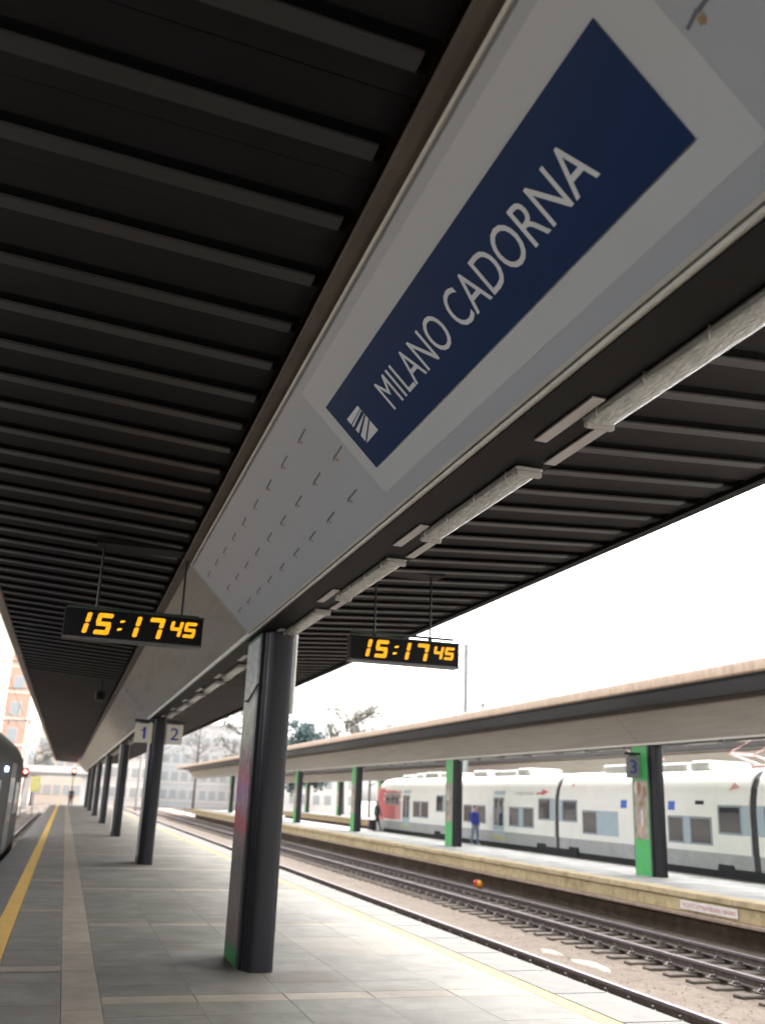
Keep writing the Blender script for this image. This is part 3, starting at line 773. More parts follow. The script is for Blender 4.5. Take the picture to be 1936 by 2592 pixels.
# ------------------------------------------------------------------ platform number signs
signplate_m = mat('sign_plate', (.58, .54, .46), .55, var=.1, scale=4)
signgrey_m = mat('sign_grey_plate', (.20, .20, .20), .6, var=.15, scale=6)
blueprint_m = mat('blue_print', (.02, .035, .26), .5)
def number_sign(ch, x0, x1, y, z0, z1, label, plate=signplate_m):
    T = thing('number_sign', label, 'sign', ((x0 + x1) / 2, y, z0), 0, 'platform number signs')
    w, h = x1 - x0, z1 - z0
    MB().bbox(-w / 2, w / 2, 0, .05, 0, h, .004).obj('sign_plate', plate, T)
    MB().box(-w / 2 - .03, w / 2 + .03, .005, .045, h + .03, h + .10).obj('sign_bracket', colsteel_m, T)
    MB().box(-w / 4, w / 4, .015, .035, h + .0005, h + .0295).obj('sign_link', colsteel_m, T)
    if ch == '1':
        me = MB().add([(.42, 0, 0), (.86, 0, 0), (.86, 1, 0), (.52, 1, 0), (.40, .86, 0), (.06, .74, 0), (.06, .60, 0), (.42, .70, 0)], [(0, 1, 2, 3, 4, 5, 6, 7)]).mesh('numeral', blueprint_m)
    else: me = text_mesh(ch, blueprint_m, offset=.01, name='numeral')
    ww = w * (.52 if ch != '1' else .36)
    me.transform(Matrix.Diagonal((ww, h * .62, 1, 1)))
    o = link('numeral', me, T, (-ww / 2, -.003, h * .2)); o.rotation_euler = (math.pi / 2, 0, 0)
number_sign('1', 1.45, 1.86, 24.25, 2.81, 3.27, 'cream number 1 sign on the left of the second dark column')
number_sign('2', 2.21, 2.60, 24.25, 2.81, 3.28, 'cream number 2 sign on the right of the second dark column')
number_sign('3', 14.80, 15.23, 23.72, 2.54, 3.14, 'grey number 3 sign on the nearest green column of the far platform', signgrey_m)

# ------------------------------------------------------------------ trains
cream_m = mat('train_cream', (.84, .84, .79), .35, var=.05, scale=1.2)
trainroof_m = mat('train_roof', (.8, .8, .78), .5, var=.1, scale=1.5)
skirt_m = mat('train_skirt', (.40, .41, .405), .6, var=.15, scale=2)
glass_m = mat('train_glass', (.030, .034, .040), .12, var=.35, scale=1.2, stretch=(1, 1, .6))
frame_m = mat('window_frame', (.25, .29, .33), .5)
paleblue_m = mat('pale_blue_panel', (.36, .46, .52), .4, var=.06)
gang_m = mat('gangway', (.05, .05, .055), .8, var=.2, scale=8)
dark_m = mat('underframe', (.02, .02, .022), .8, var=.3, scale=4)
red_m = mat('train_red', (.56, .07, .08), .4, var=.08)
pinkfade_m = mat('train_red_fade', (.62, .26, .25), .4, var=.25, scale=7)
gear_m = mat('roof_gear', (.60, .60, .58), .6, var=.12, rand=.1)
panto_m = mat('pantograph_red', (.45, .27, .26), .55, var=.15)
hazard_m = mat('hazard_yellow', (.65, .50, .06), .5)
bluestick_m = mat('sticker_blue', (.05, .13, .62), .5)
greytext_m = mat('livery_grey', (.42, .43, .42), .5)

TX = 17.72
def car_profile():
    x = TX
    return [(x + .03, -.35), (x + .025, .17), (x + .015, .62), (x, .66), (x, 1.75), (x + .03, 2.05), (x + .09, 2.38), (x + .22, 2.68), (x + .42, 2.86), (x + .75, 2.94), (x + 1.45, 2.98),
            (x + 2.15, 2.94), (x + 2.48, 2.86), (x + 2.68, 2.68), (x + 2.81, 2.38), (x + 2.87, 2.05), (x + 2.9, 1.75), (x + 2.9, .66), (x + 2.88, .17), (x + 2.88, -.35)]
def sx(z):          # side plane at height z
    p = car_profile()
    for (x0, z0), (x1, z1) in zip(p[:10], p[1:11]):
        if z0 <= z <= z1: return x0 + (x1 - x0) * (z - z0) / (z1 - z0)
    return TX
def side_plate(y0, y1, z0, z1, t, m, name, parent, off=0.0, c=0.0):
    """thin panel following the car side (several strips in height)"""
    mb = MB(); n = 5
    zs = [z0 + (z1 - z0) * i / n for i in range(n + 1)]
    v = []
    for z in zs: v += [(sx(z) - off - t, y0, z), (sx(z) - off - t, y1, z), (sx(z) + .02, y1, z), (sx(z) + .02, y0, z)]
    fs = []
    for i in range(n):
        for k in range(4): fs.append((i * 4 + k, i * 4 + (k + 1) % 4, i * 4 + 4 + (k + 1) % 4, i * 4 + 4 + k))
    fs += [(3, 2, 1, 0), (n * 4, n * 4 + 1, n * 4 + 2, n * 4 + 3)]
    return mb.add(v, fs).obj(name, m, parent)
def window(y0, y1, z0, z1, B):
    f = side_plate(y0, y1, z0, z1, .012, frame_m, 'window', B)
    side_plate(y0 + .07, y1 - .07, z0 + .06, z1 - .06, .016, glass_m, 'pane', f)
def bluepane(y0, y1, z0, z1, B): side_plate(y0, y1, z0, z1, .010, paleblue_m, 'pale_panel', B)
def white_train():
    T = thing('passenger_train', 'white articulated passenger train with a red cab standing behind the far platform', 'train', (0, 0, 0))
    pr = car_profile()
    cars = []
    for a, b in ((44.62, 54.4), (33.52, 44.3), (22.42, 33.2), (11.3, 22.1), (0.4, 11.0)):
        mb = MB().prism_y(pr, a, b)
        o = mb.obj('car_body', [cream_m, skirt_m, trainroof_m, dark_m], T, True)
        for p in o.data.polygons:
            if p.center.z < .5 and abs(p.normal.y) < .5: p.material_index = 1
            if p.center.z > 2.9: p.material_index = 2
            if p.center.z < .0: p.material_index = 3
        cars.append(o)
    A, Bc, Cc, Dc, Ec = cars
    # rounded cab nose
    secs = [(54.4, 1, 1), (55.3, .985, .985), (56.0, .93, .95), (56.45, .80, .86), (56.7, .58, .70)]
    mb = MB(); n = len(pr); cx = TX + 1.45
    for y, k, kz in secs: mb.v += [(cx + (x - cx) * k, y, -.35 + (z + .35) * kz) for x, z in pr]
    for i in range(len(secs) - 1):
        for j in range(n - 1): mb.f.append((i * n + j, i * n + j + 1, i * n + n + j + 1, i * n + n + j)); mb.m.append(0)
    mb.f.append(tuple(range((len(secs) - 1) * n, len(secs) * n))); mb.m.append(0)
    nose = mb.obj('cab_nose', [red_m, skirt_m, cream_m], T, True)
    for p in nose.data.polygons:
        p.material_index = 1 if p.center.z < .5 else (2 if p.center.z > 2.5 else 0)
    side_plate(52.3, 54.41, .70, 2.25, .004, red_m, 'red_panel', A); side_plate(51.35, 52.295, .70, 2.22, .004, pinkfade_m, 'red_panel', A)
    w = side_plate(51.6, 54.2, 1.45, 2.12, .010, frame_m, 'cab_window', A)
    for y0, y1 in ((51.7, 52.3), (52.45, 53.1), (53.25, 54.1)): side_plate(y0, y1, 1.5, 2.07, .016, glass_m, 'pane', w)
    # gangway seams
    for y in (44.46, 33.36, 22.26, 11.15):
        q = [(x + (.05 if x < cx else -.05), z - (.04 if z > 2.5 else 0)) for x, z in pr]
        MB().prism_y(q, y - .165, y + .165).obj('gangway', gang_m, T)
        bo = MB().bbox(TX - .06, TX + .12, y - 1.1, y + 1.1, -.22, .24, .04).obj('bogie', dark_m, T)
        for dy in (-1.26, 1.26):
            MB().bbox(TX - .05, TX + .1, y + dy - .36, y + dy + .36, -.3, .34, .08).obj('axle_box', dark_m, bo)
            for s in (TX + .25, TX + 2.5):
                ring = [(math.cos(6.283 * k / 16) * .42, math.sin(6.283 * k / 16) * .42) for k in range(16)]
                MB().add([(s - .07, y + dy + a, -.28 + b) for a, b in ring] + [(s + .07, y + dy + a, -.28 + b) for a, b in ring],
                       [tuple(range(15, -1, -1)), tuple(range(16, 32))] + [(k, (k + 1) % 16, 16 + (k + 1) % 16, 16 + k) for k in range(16)]).obj('wheel', dark_m, bo)
    MB().box(TX + .1, TX + 2.7, .5, 55, -.72, -.36).obj('underframe', dark_m, T)
    # doors
    def door(y0, y1, Bd, zt=2.27):
        d = side_plate(y0, y1, .42, zt, .006, paleblue_m, 'door', Bd)
        m_ = (y0 + y1) / 2
        for a, b in ((y0 + .10, m_ - .05), (m_ + .05, y1 - .10)): side_plate(a, b, .85, 1.98, .012, glass_m, 'door_pane', d)
        hz = MB()
        for k in range(5):
            yy = y0 + .05 + k * .24; hz.add([(sx(.4) - .012, yy, .30), (sx(.4) - .012, yy + .1, .30), (sx(.4) - .012, yy + .18, .47), (sx(.4) - .012, yy + .08, .47), (sx(.4) + .03, yy, .30), (sx(.4) + .03, yy + .1, .30), (sx(.4) + .03, yy + .18, .47), (sx(.4) + .03, yy + .08, .47)],
                   [(0, 1, 2, 3), (7, 6, 5, 4), (0, 1, 5, 4), (1, 2, 6, 5), (2, 3, 7, 6), (3, 0, 4, 7)])
        hz.obj('hazard_stripes', hazard_m, d)
    door(49.9, 51.05, A); door(38.0, 39.12, Bc); door(26.75, 27.9, Cc); door(15.6, 16.7, Dc)
    for w_ in ((48.3, 49.35, .90, 1.72), (47.05, 48.15, .90, 1.72)): window(*w_, A)
    bluepane(48.15, 48.3, .9, 1.72, A); window(45.0, 45.95, 1.25, 2.04, A); bluepane(44.66, 45.0, 1.25, 2.04, A)
    window(43.0, 43.95, 1.25, 2.04, Bc); bluepane(43.95, 44.28, 1.25, 2.04, Bc)
    window(41.4, 42.4, .88, 1.65, Bc); bluepane(40.9, 41.4, .88, 1.65, Bc); window(39.9, 40.9, .88, 1.65, Bc)
    window(36.55, 37.5, .86, 1.64, Bc); bluepane(36.2, 36.55, .86, 1.64, Bc); window(35.25, 36.2, .86, 1.64, Bc)
    window(33.85, 34.85, 1.19, 2.0, Bc); bluepane(33.54, 33.85, 1.19, 2.0, Bc)
    window(31.8, 32.9, 1.19, 1.96, Cc); bluepane(32.9, 33.19, 1.19, 1.96, Cc)
    window(30.4, 31.42, .82, 1.62, Cc); bluepane(29.05, 30.4, .82, 1.62, Cc)
    window(25.38, 26.2, .80, 1.58, Cc); bluepane(25.1, 25.38, .80, 1.58, Cc); window(24.05, 25.1, .80, 1.58, Cc)
    window(22.72, 23.75, 1.13, 1.92, Cc); bluepane(22.43, 22.72, 1.13, 1.92, Cc)
    window(20.8, 21.8, 1.13, 1.92, Dc); bluepane(21.8, 22.09, 1.13, 1.92, Dc); window(19.2, 20.3, .80, 1.58, Dc); window(17.6, 18.9, .8, 1.58, Dc)
    # livery marks
    for y0, y1 in ((28.5, 28.86), (25.82, 26.16)): side_plate(y0, y1, 1.74, 2.0, .007, bluestick_m, 'blue_sticker', Cc)
    side_plate(24.4, 24.78, 1.92, 2.03, .02, dark_m, 'vent_plate', Cc)
    def tri(pts, m, nm, Bd):
        n = len(pts); MB().add([(sx(z) - .010, y, z) for y, z in pts] + [(sx(z) + .02, y, z) for y, z in pts], [tuple(range(n)), tuple(range(2 * n - 1, n - 1, -1))] + [(i, (i + 1) % n, n + (i + 1) % n, n + i) for i in range(n)]).obj(nm, m, Bd)
    tri([(35.1, 2.13), (35.1, 2.2), (34.62, 2.24), (34.62, 2.34), (34.1, 2.24), (34.62, 2.1), (34.62, 2.16)], red_m, 'red_arrow', Bc)
    tri([(23.3, 2.32), (22.82, 2.40), (23.12, 2.54)], pinkfade_m, 'red_arrow', Cc); tri([(32.35, 2.42), (32.1, 2.47), (32.28, 2.56)], pinkfade_m, 'red_arrow', Cc)
    me = text_mesh('regionale', greytext_m, name='livery_lettering'); me.transform(Matrix.Diagonal((1.65, .2, 1, 1)))
    o = link('letter', me, Bc); o.matrix_local = basis((0, -1, 0), (.03 / .33, 0, 1), (sx(2.07) - .012, 36.9, 2.07)); split_letters(o)
    # roof gear
    for y0, y1, z in ((53.0, 51.6, 3.12), (50.8, 49.6, 3.18), (49.3, 47.4, 3.22), (47.0, 45.6, 3.18), (42.8, 41.2, 3.2), (40.4, 38.2, 3.16), (38.0, 36.9, 3.22), (31.0, 29.2, 3.2), (27.4, 26.0, 3.18), (25.8, 24.9, 3.22), (20.5, 18.2, 3.2)):
        MB().bbox(TX + .62, TX + 2.2, y1, y0, 2.90, z, .06).obj('roof_unit', gear_m, T)
    for y, s in ((30.6, 1), (22.9, -1)):
        pg = MB()
        pg.tube([(cx - .45, y, 3.0), (cx - .45, y - s * 1.5, 3.42), (cx - .45, y - s * .2, 3.85)], .045, 6); pg.tube([(cx + .45, y, 3.0), (cx + .45, y - s * 1.5, 3.42), (cx + .45, y - s * .2, 3.85)], .045, 6)
        pg.tube([(cx - .8, y - s * .2, 3.87), (cx + .8, y - s * .2, 3.87)], .04, 6); pg.tube([(cx - .45, y - s * 1.5, 3.42), (cx + .45, y - s * 1.5, 3.42)], .05, 6)
        pg.bbox(cx - .6, cx + .6, y - .3, y + .3, 2.95, 3.06, .02)
        pg.obj('pantograph', panto_m, T)
white_train()

def grey_train():
    T = thing('passenger_train', 'weathered grey train with a blue light along the left edge of the near platform', 'train', (0, 0, 0))
    side_m = mat('grey_train_side', (.038, .035, .031), .6, 0, var=.2, scale=1.5, stretch=(1, 1, .4), stain=((.022, .018, .015), .8, .5, .6), spec=.08)
    roof_m2 = mat('grey_train_roof', (.06, .056, .048), .7, var=.2, scale=1.2, spec=.08)
    x = -1.46
    pr = [(x - .05, -.62), (x, -.3), (x, 2.3), (x - .03, 2.5), (x - .12, 2.72), (x - .28, 2.95), (x - .5, 3.14), (x - .9, 3.3), (x - 1.45, 3.36), (x - 2.0, 3.3), (x - 2.4, 3.14), (x - 2.62, 2.95), (x - 2.78, 2.72), (x - 2.87, 2.5), (x - 2.9, 2.3), (x - 2.9, -.3), (x - 2.85, -.62)]
    b = MB().prism_y(pr, -22, 35.6).obj('car_body', [side_m, roof_m2], T, True)
    for p in b.data.polygons:
        if p.center.z > 2.35 and abs(p.normal.y) < .5: p.material_index = 1
    cx = x - 1.45; secs = [(35.6, 1, 1), (36.2, .995, 1), (36.5, .985, .995), (36.65, .95, .98)]
    mb = MB(); n = len(pr)
    for y, k, kz in secs: mb.v += [(cx + (a - cx) * k, y, -.62 + (z + .62) * kz) for a, z in pr]
    for i in range(len(secs) - 1):
        for j in range(n): mb.f.append((i * n + j, i * n + (j + 1) % n, i * n + n + (j + 1) % n, i * n + n + j)); mb.m.append(0)
    mb.f.append(tuple(range((len(secs) - 1) * n, len(secs) * n))); mb.m.append(0)
    mb.obj('train_end', side_m, T, True)
    dk = mat('grey_train_door', (.035, .032, .03), .5, var=.2)
    d = MB().box(x - .02, x + .012, 28.6, 31.2, -.35, 2.3).obj('door', dk, T)
    MB().box(x - .02, x + .018, 28.8, 29.8, .7, 1.9).obj('door_pane', glass_m, d); MB().box(x - .02, x + .018, 30.0, 31.0, .7, 1.9).obj('door_pane', glass_m, d)
    for a in (-18, -15.8, -13.6, -9, -6.8, -4.6, 0, 2.2, 4.4, 6.6, 12, 14.2, 16.4, 18.6, 20.8, 23.0): 
        w = MB().bbox(x - .02, x + .014, a, a + 1.7, .85, 1.8, .01).obj('window', frame_m, T); MB().box(x - .01, x + .018, a + .08, a + 1.62, .92, 1.73).obj('pane', glass_m, w)
    w = MB().bbox(x - .02, x + .014, 32.2, 34.6, .85, 1.8, .01).obj('window', frame_m, T); MB().box(x - .01, x + .018, 32.3, 34.5, .92, 1.73).obj('pane', glass_m, w)
    MB().bbox(x - .01, x + .05, 25.75, 26.15, 2.02, 2.13, .01).obj('signal_lamp', mat('blue_lamp', (.1, .15, .4), .4, emit=((.25, .42, 1), 6)), T)
    MB().box(x - .05, x + .09, 33.0, 36.0, -.50, -.42).obj('step', dk, T)
    MB().box(cx - 1.2, cx + 1.2, -21, 35.5, -.85, -.63).obj('underframe', dark_m, T)
grey_train()

# ------------------------------------------------------------------ people
skin_m = mat('skin', (.52, .34, .26), .6); 
def skin_body(name, J, E, R, parent, mats, zone):
    me = bpy.data.meshes.new(name); me.from_pydata(J, E, []); o = bpy.data.objects.new(name, me); COL.objects.link(o)
    sk = o.modifiers.new('skin', 'SKIN'); sk.use_smooth_shade = True
    for i, d in enumerate(me.skin_vertices[0].data):
        d.radius = (R[i][0], R[i][1]) if isinstance(R[i], tuple) else (R[i], R[i]); d.use_root = (i == 0)
    ss = o.modifiers.new('sub', 'SUBSURF'); ss.levels = 1; ss.render_levels = 1
    m2 = bpy.data.meshes.new_from_object(o.evaluated_get(bpy.context.evaluated_depsgraph_get()))
    bpy.data.objects.remove(o); m2.materials.clear()
    for m in mats: m2.materials.append(m)
    for p in m2.polygons: p.material_index = zone(p.center); p.use_smooth = True
    return link(name, m2, parent)
def person(label, loc, rz, h, jacket, legs, hair, shoe, stride=.0, longhair=False, collar=None):
    T = thing('person', label, 'person', loc, rz)
    s = h / 1.72
    st = stride
    J = [(0, 0, .95), (0, .0, 1.12), (0, .01, 1.30), (0, .01, 1.42), (0, -.005, 1.50), (0, -.02, 1.58), (0, -.02, 1.68),
         (.10, 0, .90), (.11, -st * .45, .50), (.11, -st * .75 + .06 * st, .10), (.11, -st * .75 - .13, .04),
         (-.10, 0, .90), (-.11, st * .35, .50), (-.11, st * .95, .12), (-.11, st * .95 - .12, .05),
         (.19, .01, 1.38), (.25, .03 + st * .1, 1.12), (.25, -.05 + st * .2, .88), (.245, -.08 + st * .22, .80),
         (-.19, .01, 1.38), (-.25, .03 - st * .1, 1.12), (-.25, -.06 - st * .2, .88), (-.245, -.10 - st * .22, .80)]
    E = [(0, 1), (1, 2), (2, 3), (3, 4), (4, 5), (5, 6), (0, 7), (7, 8), (8, 9), (9, 10), (0, 11), (11, 12), (12, 13), (13, 14), (3, 15), (15, 16), (16, 17), (17, 18), (3, 19), (19, 20), (20, 21), (21, 22)]
    R = [(.15, .11), (.145, .105), (.165, .11), (.12, .085), .055, .088, .082, .095, .068, .045, .04, .095, .068, .045, .04, .068, .052, .04, .036, .068, .052, .04, .036]
    J = [tuple(c * s for c in p) for p in J]; R = [tuple(q * s for q in r) if isinstance(r, tuple) else r * s for r in R]
    def zone(c):
        z = c.z / s
        if z < .085: return 3
        if abs(c.x) / s > .2 and z < .87: return 0
        if z < .90: return 2
        if z < 1.465: return 1
        return 0
    b = skin_body('body', J, E, R, T, [skin_m, jacket, legs, shoe], zone)
    # fingers (five per hand, curled)
    fm = MB()
    for i in (18, 22):
        q = Vector(J[i])
        for k, (dx, L_) in enumerate(((-.022, .058), (-.008, .07), (.007, .066), (.02, .052))):
            a = q + Vector((0, dx * s, -.018 * s)); fm.tube([a, a + Vector((0, 0, -L_ * .6 * s)), a + Vector((-.01 * (1 if i == 18 else -1), .0, -L_ * s))], [.009 * s, .008 * s, .006 * s], 5)
        a = q + Vector((0, -.03 * s, .01)); fm.tube([a, a + Vector((0, -.02 * s, -.03 * s)), a + Vector((0, -.018 * s, -.055 * s))], [.010 * s, .009 * s, .007 * s], 5)
    fm.obj('fingers', skin_m, T)
    # hair, face
    hm = MB(); bm = bmesh.new(); bmesh.ops.create_icosphere(bm, subdivisions=2, radius=1)
    hv = []
    for v in bm.verts:
        p = v.co.copy(); z = 1.645 + p.z * .105; y = -.005 + p.y * .112; x = p.x * .10
        if p.y < -.3 and p.z < .45: y = .02
        if longhair and p.z < 0: z -= .12; 
        hv.append((x * s, y * s, z * s))
    hm.add(hv, [tuple(v.index for v in f.verts) for f in bm.faces]); bm.free(); hm.obj('hair', hair, T, True)
    fm = MB(); fm.tube([(0, -.112 * s, 1.60 * s), (0, -.13 * s, 1.575 * s)], [.010 * s, .014 * s], 6); fm.obj('nose', skin_m, T, True)
    em = MB()
    for sx_ in (-.03, .03): em.box((sx_ - .012) * s, (sx_ + .012) * s, -.112 * s, -.095 * s, 1.612 * s, 1.624 * s)
    em.box(-.022 * s, .022 * s, -.108 * s, -.09 * s, 1.538 * s, 1.548 * s); em.obj('eyes_and_mouth', mat('dark_feature', (.05, .03, .03), .6), T)
    for sx_ in (-1, 1): MB().bbox(sx_ * .09 * s - .012, sx_ * .09 * s + .012, -.03 * s, .02 * s, 1.575 * s, 1.635 * s, .006).obj('ear', skin_m, T)
    if collar: MB().tube([(.07 * s, .05 * s, 1.455 * s), (0, .09 * s, 1.47 * s), (-.07 * s, .05 * s, 1.455 * s), (-.08 * s, -.03 * s, 1.44 * s), (0, -.09 * s, 1.42 * s), (.08 * s, -.03 * s, 1.44 * s), (.07 * s, .05 * s, 1.455 * s)], .04 * s, 7).obj('scarf', collar, T, True)
    return T
jean_m = mat('denim', (.17, .23, .31), .85, var=.15, scale=20)
p1 = person('person in a blue jacket and jeans with a dark backpack standing by a green column', (17.0, 39.4, 0), math.radians(25), 1.62, mat('blue_jacket', (.05, .07, .42), .7, var=.15, scale=12), jean_m, mat('dark_hair', (.02, .015, .015), .6), mat('shoe_pale', (.45, .43, .40), .7), .12)
MB().bbox(-.14, .14, .10, .24, .98, 1.34, .03).obj('backpack', mat('backpack', (.035, .035, .07), .8, var=.2), p1)
p2 = person('person in a dark green coat and red scarf walking past the red train cab', (17.0, 53.3, 0), math.radians(100), 1.68, mat('green_coat', (.025, .06, .06), .8, var=.2, scale=10), mat('dark_trousers', (.03, .03, .045), .85), mat('pale_hair', (.30, .21, .18), .7), mat('shoe_dark', (.03, .03, .03), .6), .42, True, mat('red_scarf', (.40, .06, .06), .8))
def trolley():
    T = thing('trolley_bag', 'dark wheeled bag pulled along by the person in the green coat', 'bag', (17.0, 54.15, 0))
    c = mat('bag_cloth', (.05, .035, .05), .8, var=.2)
    MB().bbox(-.2, .2, -.14, .14, .08, .60, .03).obj('bag_body', c, T)
    MB().tube([(0, -.1, .6), (0, -.42, .88)], .012, 6).obj('pull_handle', mat('pale_metal', (.5, .5, .5), .35, .7), T)
    for q in (-.15, .15): MB().tube([(q - .02, .1, .05), (q + .02, .1, .05)], .05, 10).obj('wheel', dark_m, T)
trolley()
person('small distant person in dark clothes at the far end of the near platform', (.62, 96, 0), math.radians(10), 1.72, mat('dark_coat', (.03, .025, .03), .8), mat('maroon_trousers', (.10, .03, .04), .8), mat('black_hair', (.015, .013, .012), .6), mat('shoe_black', (.02, .02, .02), .6), .3)

# ------------------------------------------------------------------ small things on the track and platform edge
def track_marker():
    T = thing('track_lamp', 'small orange and red ground lamp beside the far platform wall', 'lamp', (12.62, 28.9, ZB - .01))
    MB().bbox(-.09, .09, -.09, .09, 0, .12, .015).obj('base', dark_m, T)
    mb = MB(); rings = []
    for i in range(7):
        a = math.pi * i / 6; rings.append((math.sin(a) * .12, .22 - math.cos(a) * .12))
    n = 14
    for r_, z in rings: mb.v += [(max(r_, .004) * math.cos(6.283 * k / n), max(r_, .004) * math.sin(6.283 * k / n), z) for k in range(n)]
    for i in range(6):
        for k in range(n): mb.f.append((i * n + k, i * n + (k + 1) % n, i * n + n + (k + 1) % n, i * n + n + k)); mb.m.append(0)
    mb.obj('orange_dome', mat('orange_plastic', (.75, .30, .03), .4, var=.1), T, True)
    MB().bbox(-.17, -.02, -.06, .06, .16, .34, .03).obj('red_cap', mat('red_plastic', (.55, .04, .03), .4), T)
track_marker()
def edge_notice():
    T = thing('warning_plate', 'long white plate with red lettering on the far platform edge', 'sign', (13.375, 18.45, -.28))
    MB().bbox(-.02, 0, -.98, .98, -.085, .10, .004).obj('plate', mat('notice_white', (.66, .62, .58), .6, var=.15, scale=8), T)
    me = text_mesh('VIETATO ATTRAVERSARE I BINARI', mat('notice_red', (.50, .10, .09), .6)); me.transform(Matrix.Diagonal((1.8, .085, 1, 1)))
    o = link('lettering', me, T); o.matrix_local = basis((0, -1, 0), (0, 0, 1), (-.0225, .9, -.035)); split_letters(o)
edge_notice()
def pale_patch(x, y, rx, ry, seed, label):  # low pale mound with an irregular outline, marks a pale patch on the ballast
    r_ = random.Random(seed); mb = MB(); n, m_ = 22, 5; vs = [(0, 0, .045)]
    for q in range(1, m_ + 1):
        for k in range(n):
            a = 6.283 * k / n; w = q / m_ * (1 + .18 * math.sin(3 * a + seed) + .12 * math.sin(5 * a) + r_.uniform(-.06, .06))
            vs.append((math.cos(a) * rx * w, math.sin(a) * ry * w, .05 * (1 - (q / m_) ** 2) - .012 + r_.uniform(-.004, .004)))
    fs = [(0, 1 + k, 1 + (k + 1) % n) for k in range(n)]
    for q in range(m_ - 1):
        for k in range(n): fs.append((1 + q * n + k, 1 + (q + 1) * n + k, 1 + (q + 1) * n + (k + 1) % n, 1 + q * n + (k + 1) % n))
    o = mb.add(vs, fs).obj('pale_mound', mat('mound_pale', (.23, .205, .165), .95, var=.2, scale=6, bump=.5), None, True, (x, y, ZB + .015))
    tag(o, label, 'sand')
pale_patch(9.02, 15.8, .17, .62, 1, 'larger low pale mound on the ballast between the tracks')
pale_patch(8.95, 17.15, .12, .35, 4, 'smaller low pale mound on the ballast just beyond the larger one')

# devices hung under the near canopy
def ceiling_device(x, y, z, label):
    T = thing('ceiling_device', label, 'device', (x, y, z))
    MB().tube([(0, 0, 0), (0, 0, -.30)], .025, 8).obj('stem', case_m, T, True)
    MB().bbox(-.12, .12, -.16, .16, -.55, -.30, .03).obj('box', case_m, T)
    MB().box(-.07, .07, -.168, -.155, -.50, -.36).obj('front', black_m, T)
ceiling_device(.55, 25.0, 4.36, 'dark box-shaped device on a stem under the left canopy ceiling')
ceiling_device(4.35, 22.0, 4.39, 'dark box-shaped device on a stem under the right canopy ceiling')

# ------------------------------------------------------------------ background
pole_m = mat('pole_grey', (.20, .215, .215), .6, var=.1)
def lamp_pole():
    T = thing('mast', 'tall plain pale mast rising behind the far canopy below the right clock', 'mast', (21.35, 51, -1.0))
    MB().tube([(0, 0, 0), (0, 0, 11.55)], [.18, .145], 14).obj('pole', pole_m, T, True)
    MB().tube([(0, 0, 0), (0, 0, .25)], .26, 14).obj('base_flange', pole_m, T)
    MB().tube([(0, 0, 11.55), (0, 0, 11.66)], .15, 14).obj('pole_cap', pole_m, T)
    MB().tube([(0, 0, 8.0), (0, 0, 8.06)], .168, 14).obj('band', pole_m, T)
lamp_pole()

def catenary(x, y, label, arm):
    T = thing('catenary_mast', label, 'mast', (x, y, -1.0), 0, 'catenary masts beyond the platforms')
    MB().tube([(0, 0, 0), (0, 0, 8.6)], [.14, .10], 10).obj('pole', pole_m, T, True)
    MB().tube([(0, 0, 7.3), (arm, 0, 7.5)], .05, 8).obj('arm', pole_m, T); MB().tube([(0, 0, 8.3), (arm * .9, 0, 7.5)], .025, 6).obj('stay', pole_m, T)
    for q in (.55, .9): MB().tube([(arm * q, 0, 7.1), (arm * q, 0, 7.45)], .07, 8).obj('insulator', mat('insulator', (.22, .12, .09), .4), T)
catenary(6.0, 118, 'slim catenary mast beyond the end of the near platform', 4.0)
catenary(9.3, 136, 'slim catenary mast farther out between the diverging tracks', 3.5)
catenary(-5.2, 125, 'slim catenary mast left of the tracks beyond the grey train', 3.6)
catenary(13.0, 150, 'farthest slim catenary mast, in front of the pale blocks', -3.5)
catenary(-7.0, 78, 'slim catenary mast just past the end of the grey train', 4.2)
wire_m = mat('wire', (.05, .05, .05), .5, .5)
def wires():
    for x, lab in ((-2.92, 'overhead wire above the track of the grey train'),):
        T = thing('contact_wire', lab, 'overhead wire', (x, 0, 4.9))
        MB().tube([(0, -5, 0), (0, 170, 0)], .012, 5).obj('wire', wire_m, T)
        pts = []
        for k in range(0, 36): pts.append((0, -5 + 5 * k, .8 + .55 * (abs((k % 10) - 5) / 5) ** 2))
        MB().tube(pts, .012, 5).obj('carrier_wire', wire_m, T)
        for k in range(0, 35, 2): MB().tube([(0, -5 + 5 * k, 0), (0, -5 + 5 * k, pts[k][2])], .006, 4).obj('dropper', wire_m, T)
wires()
# span wires at the left, across the tracks
for y, z, lab in ((62, 8.9, 'span wire crossing in front of the left facade, upper'), (74, 8.4, 'span wire crossing in front of the left facade, lower')):
    o = MB().tube([(-16, y, z + .3), (-8, y, z - .1), (-1.5, y, z + .2), (4, y, z + .7)], .03, 5).obj('span_wire', wire_m); tag(o, lab, 'wire')

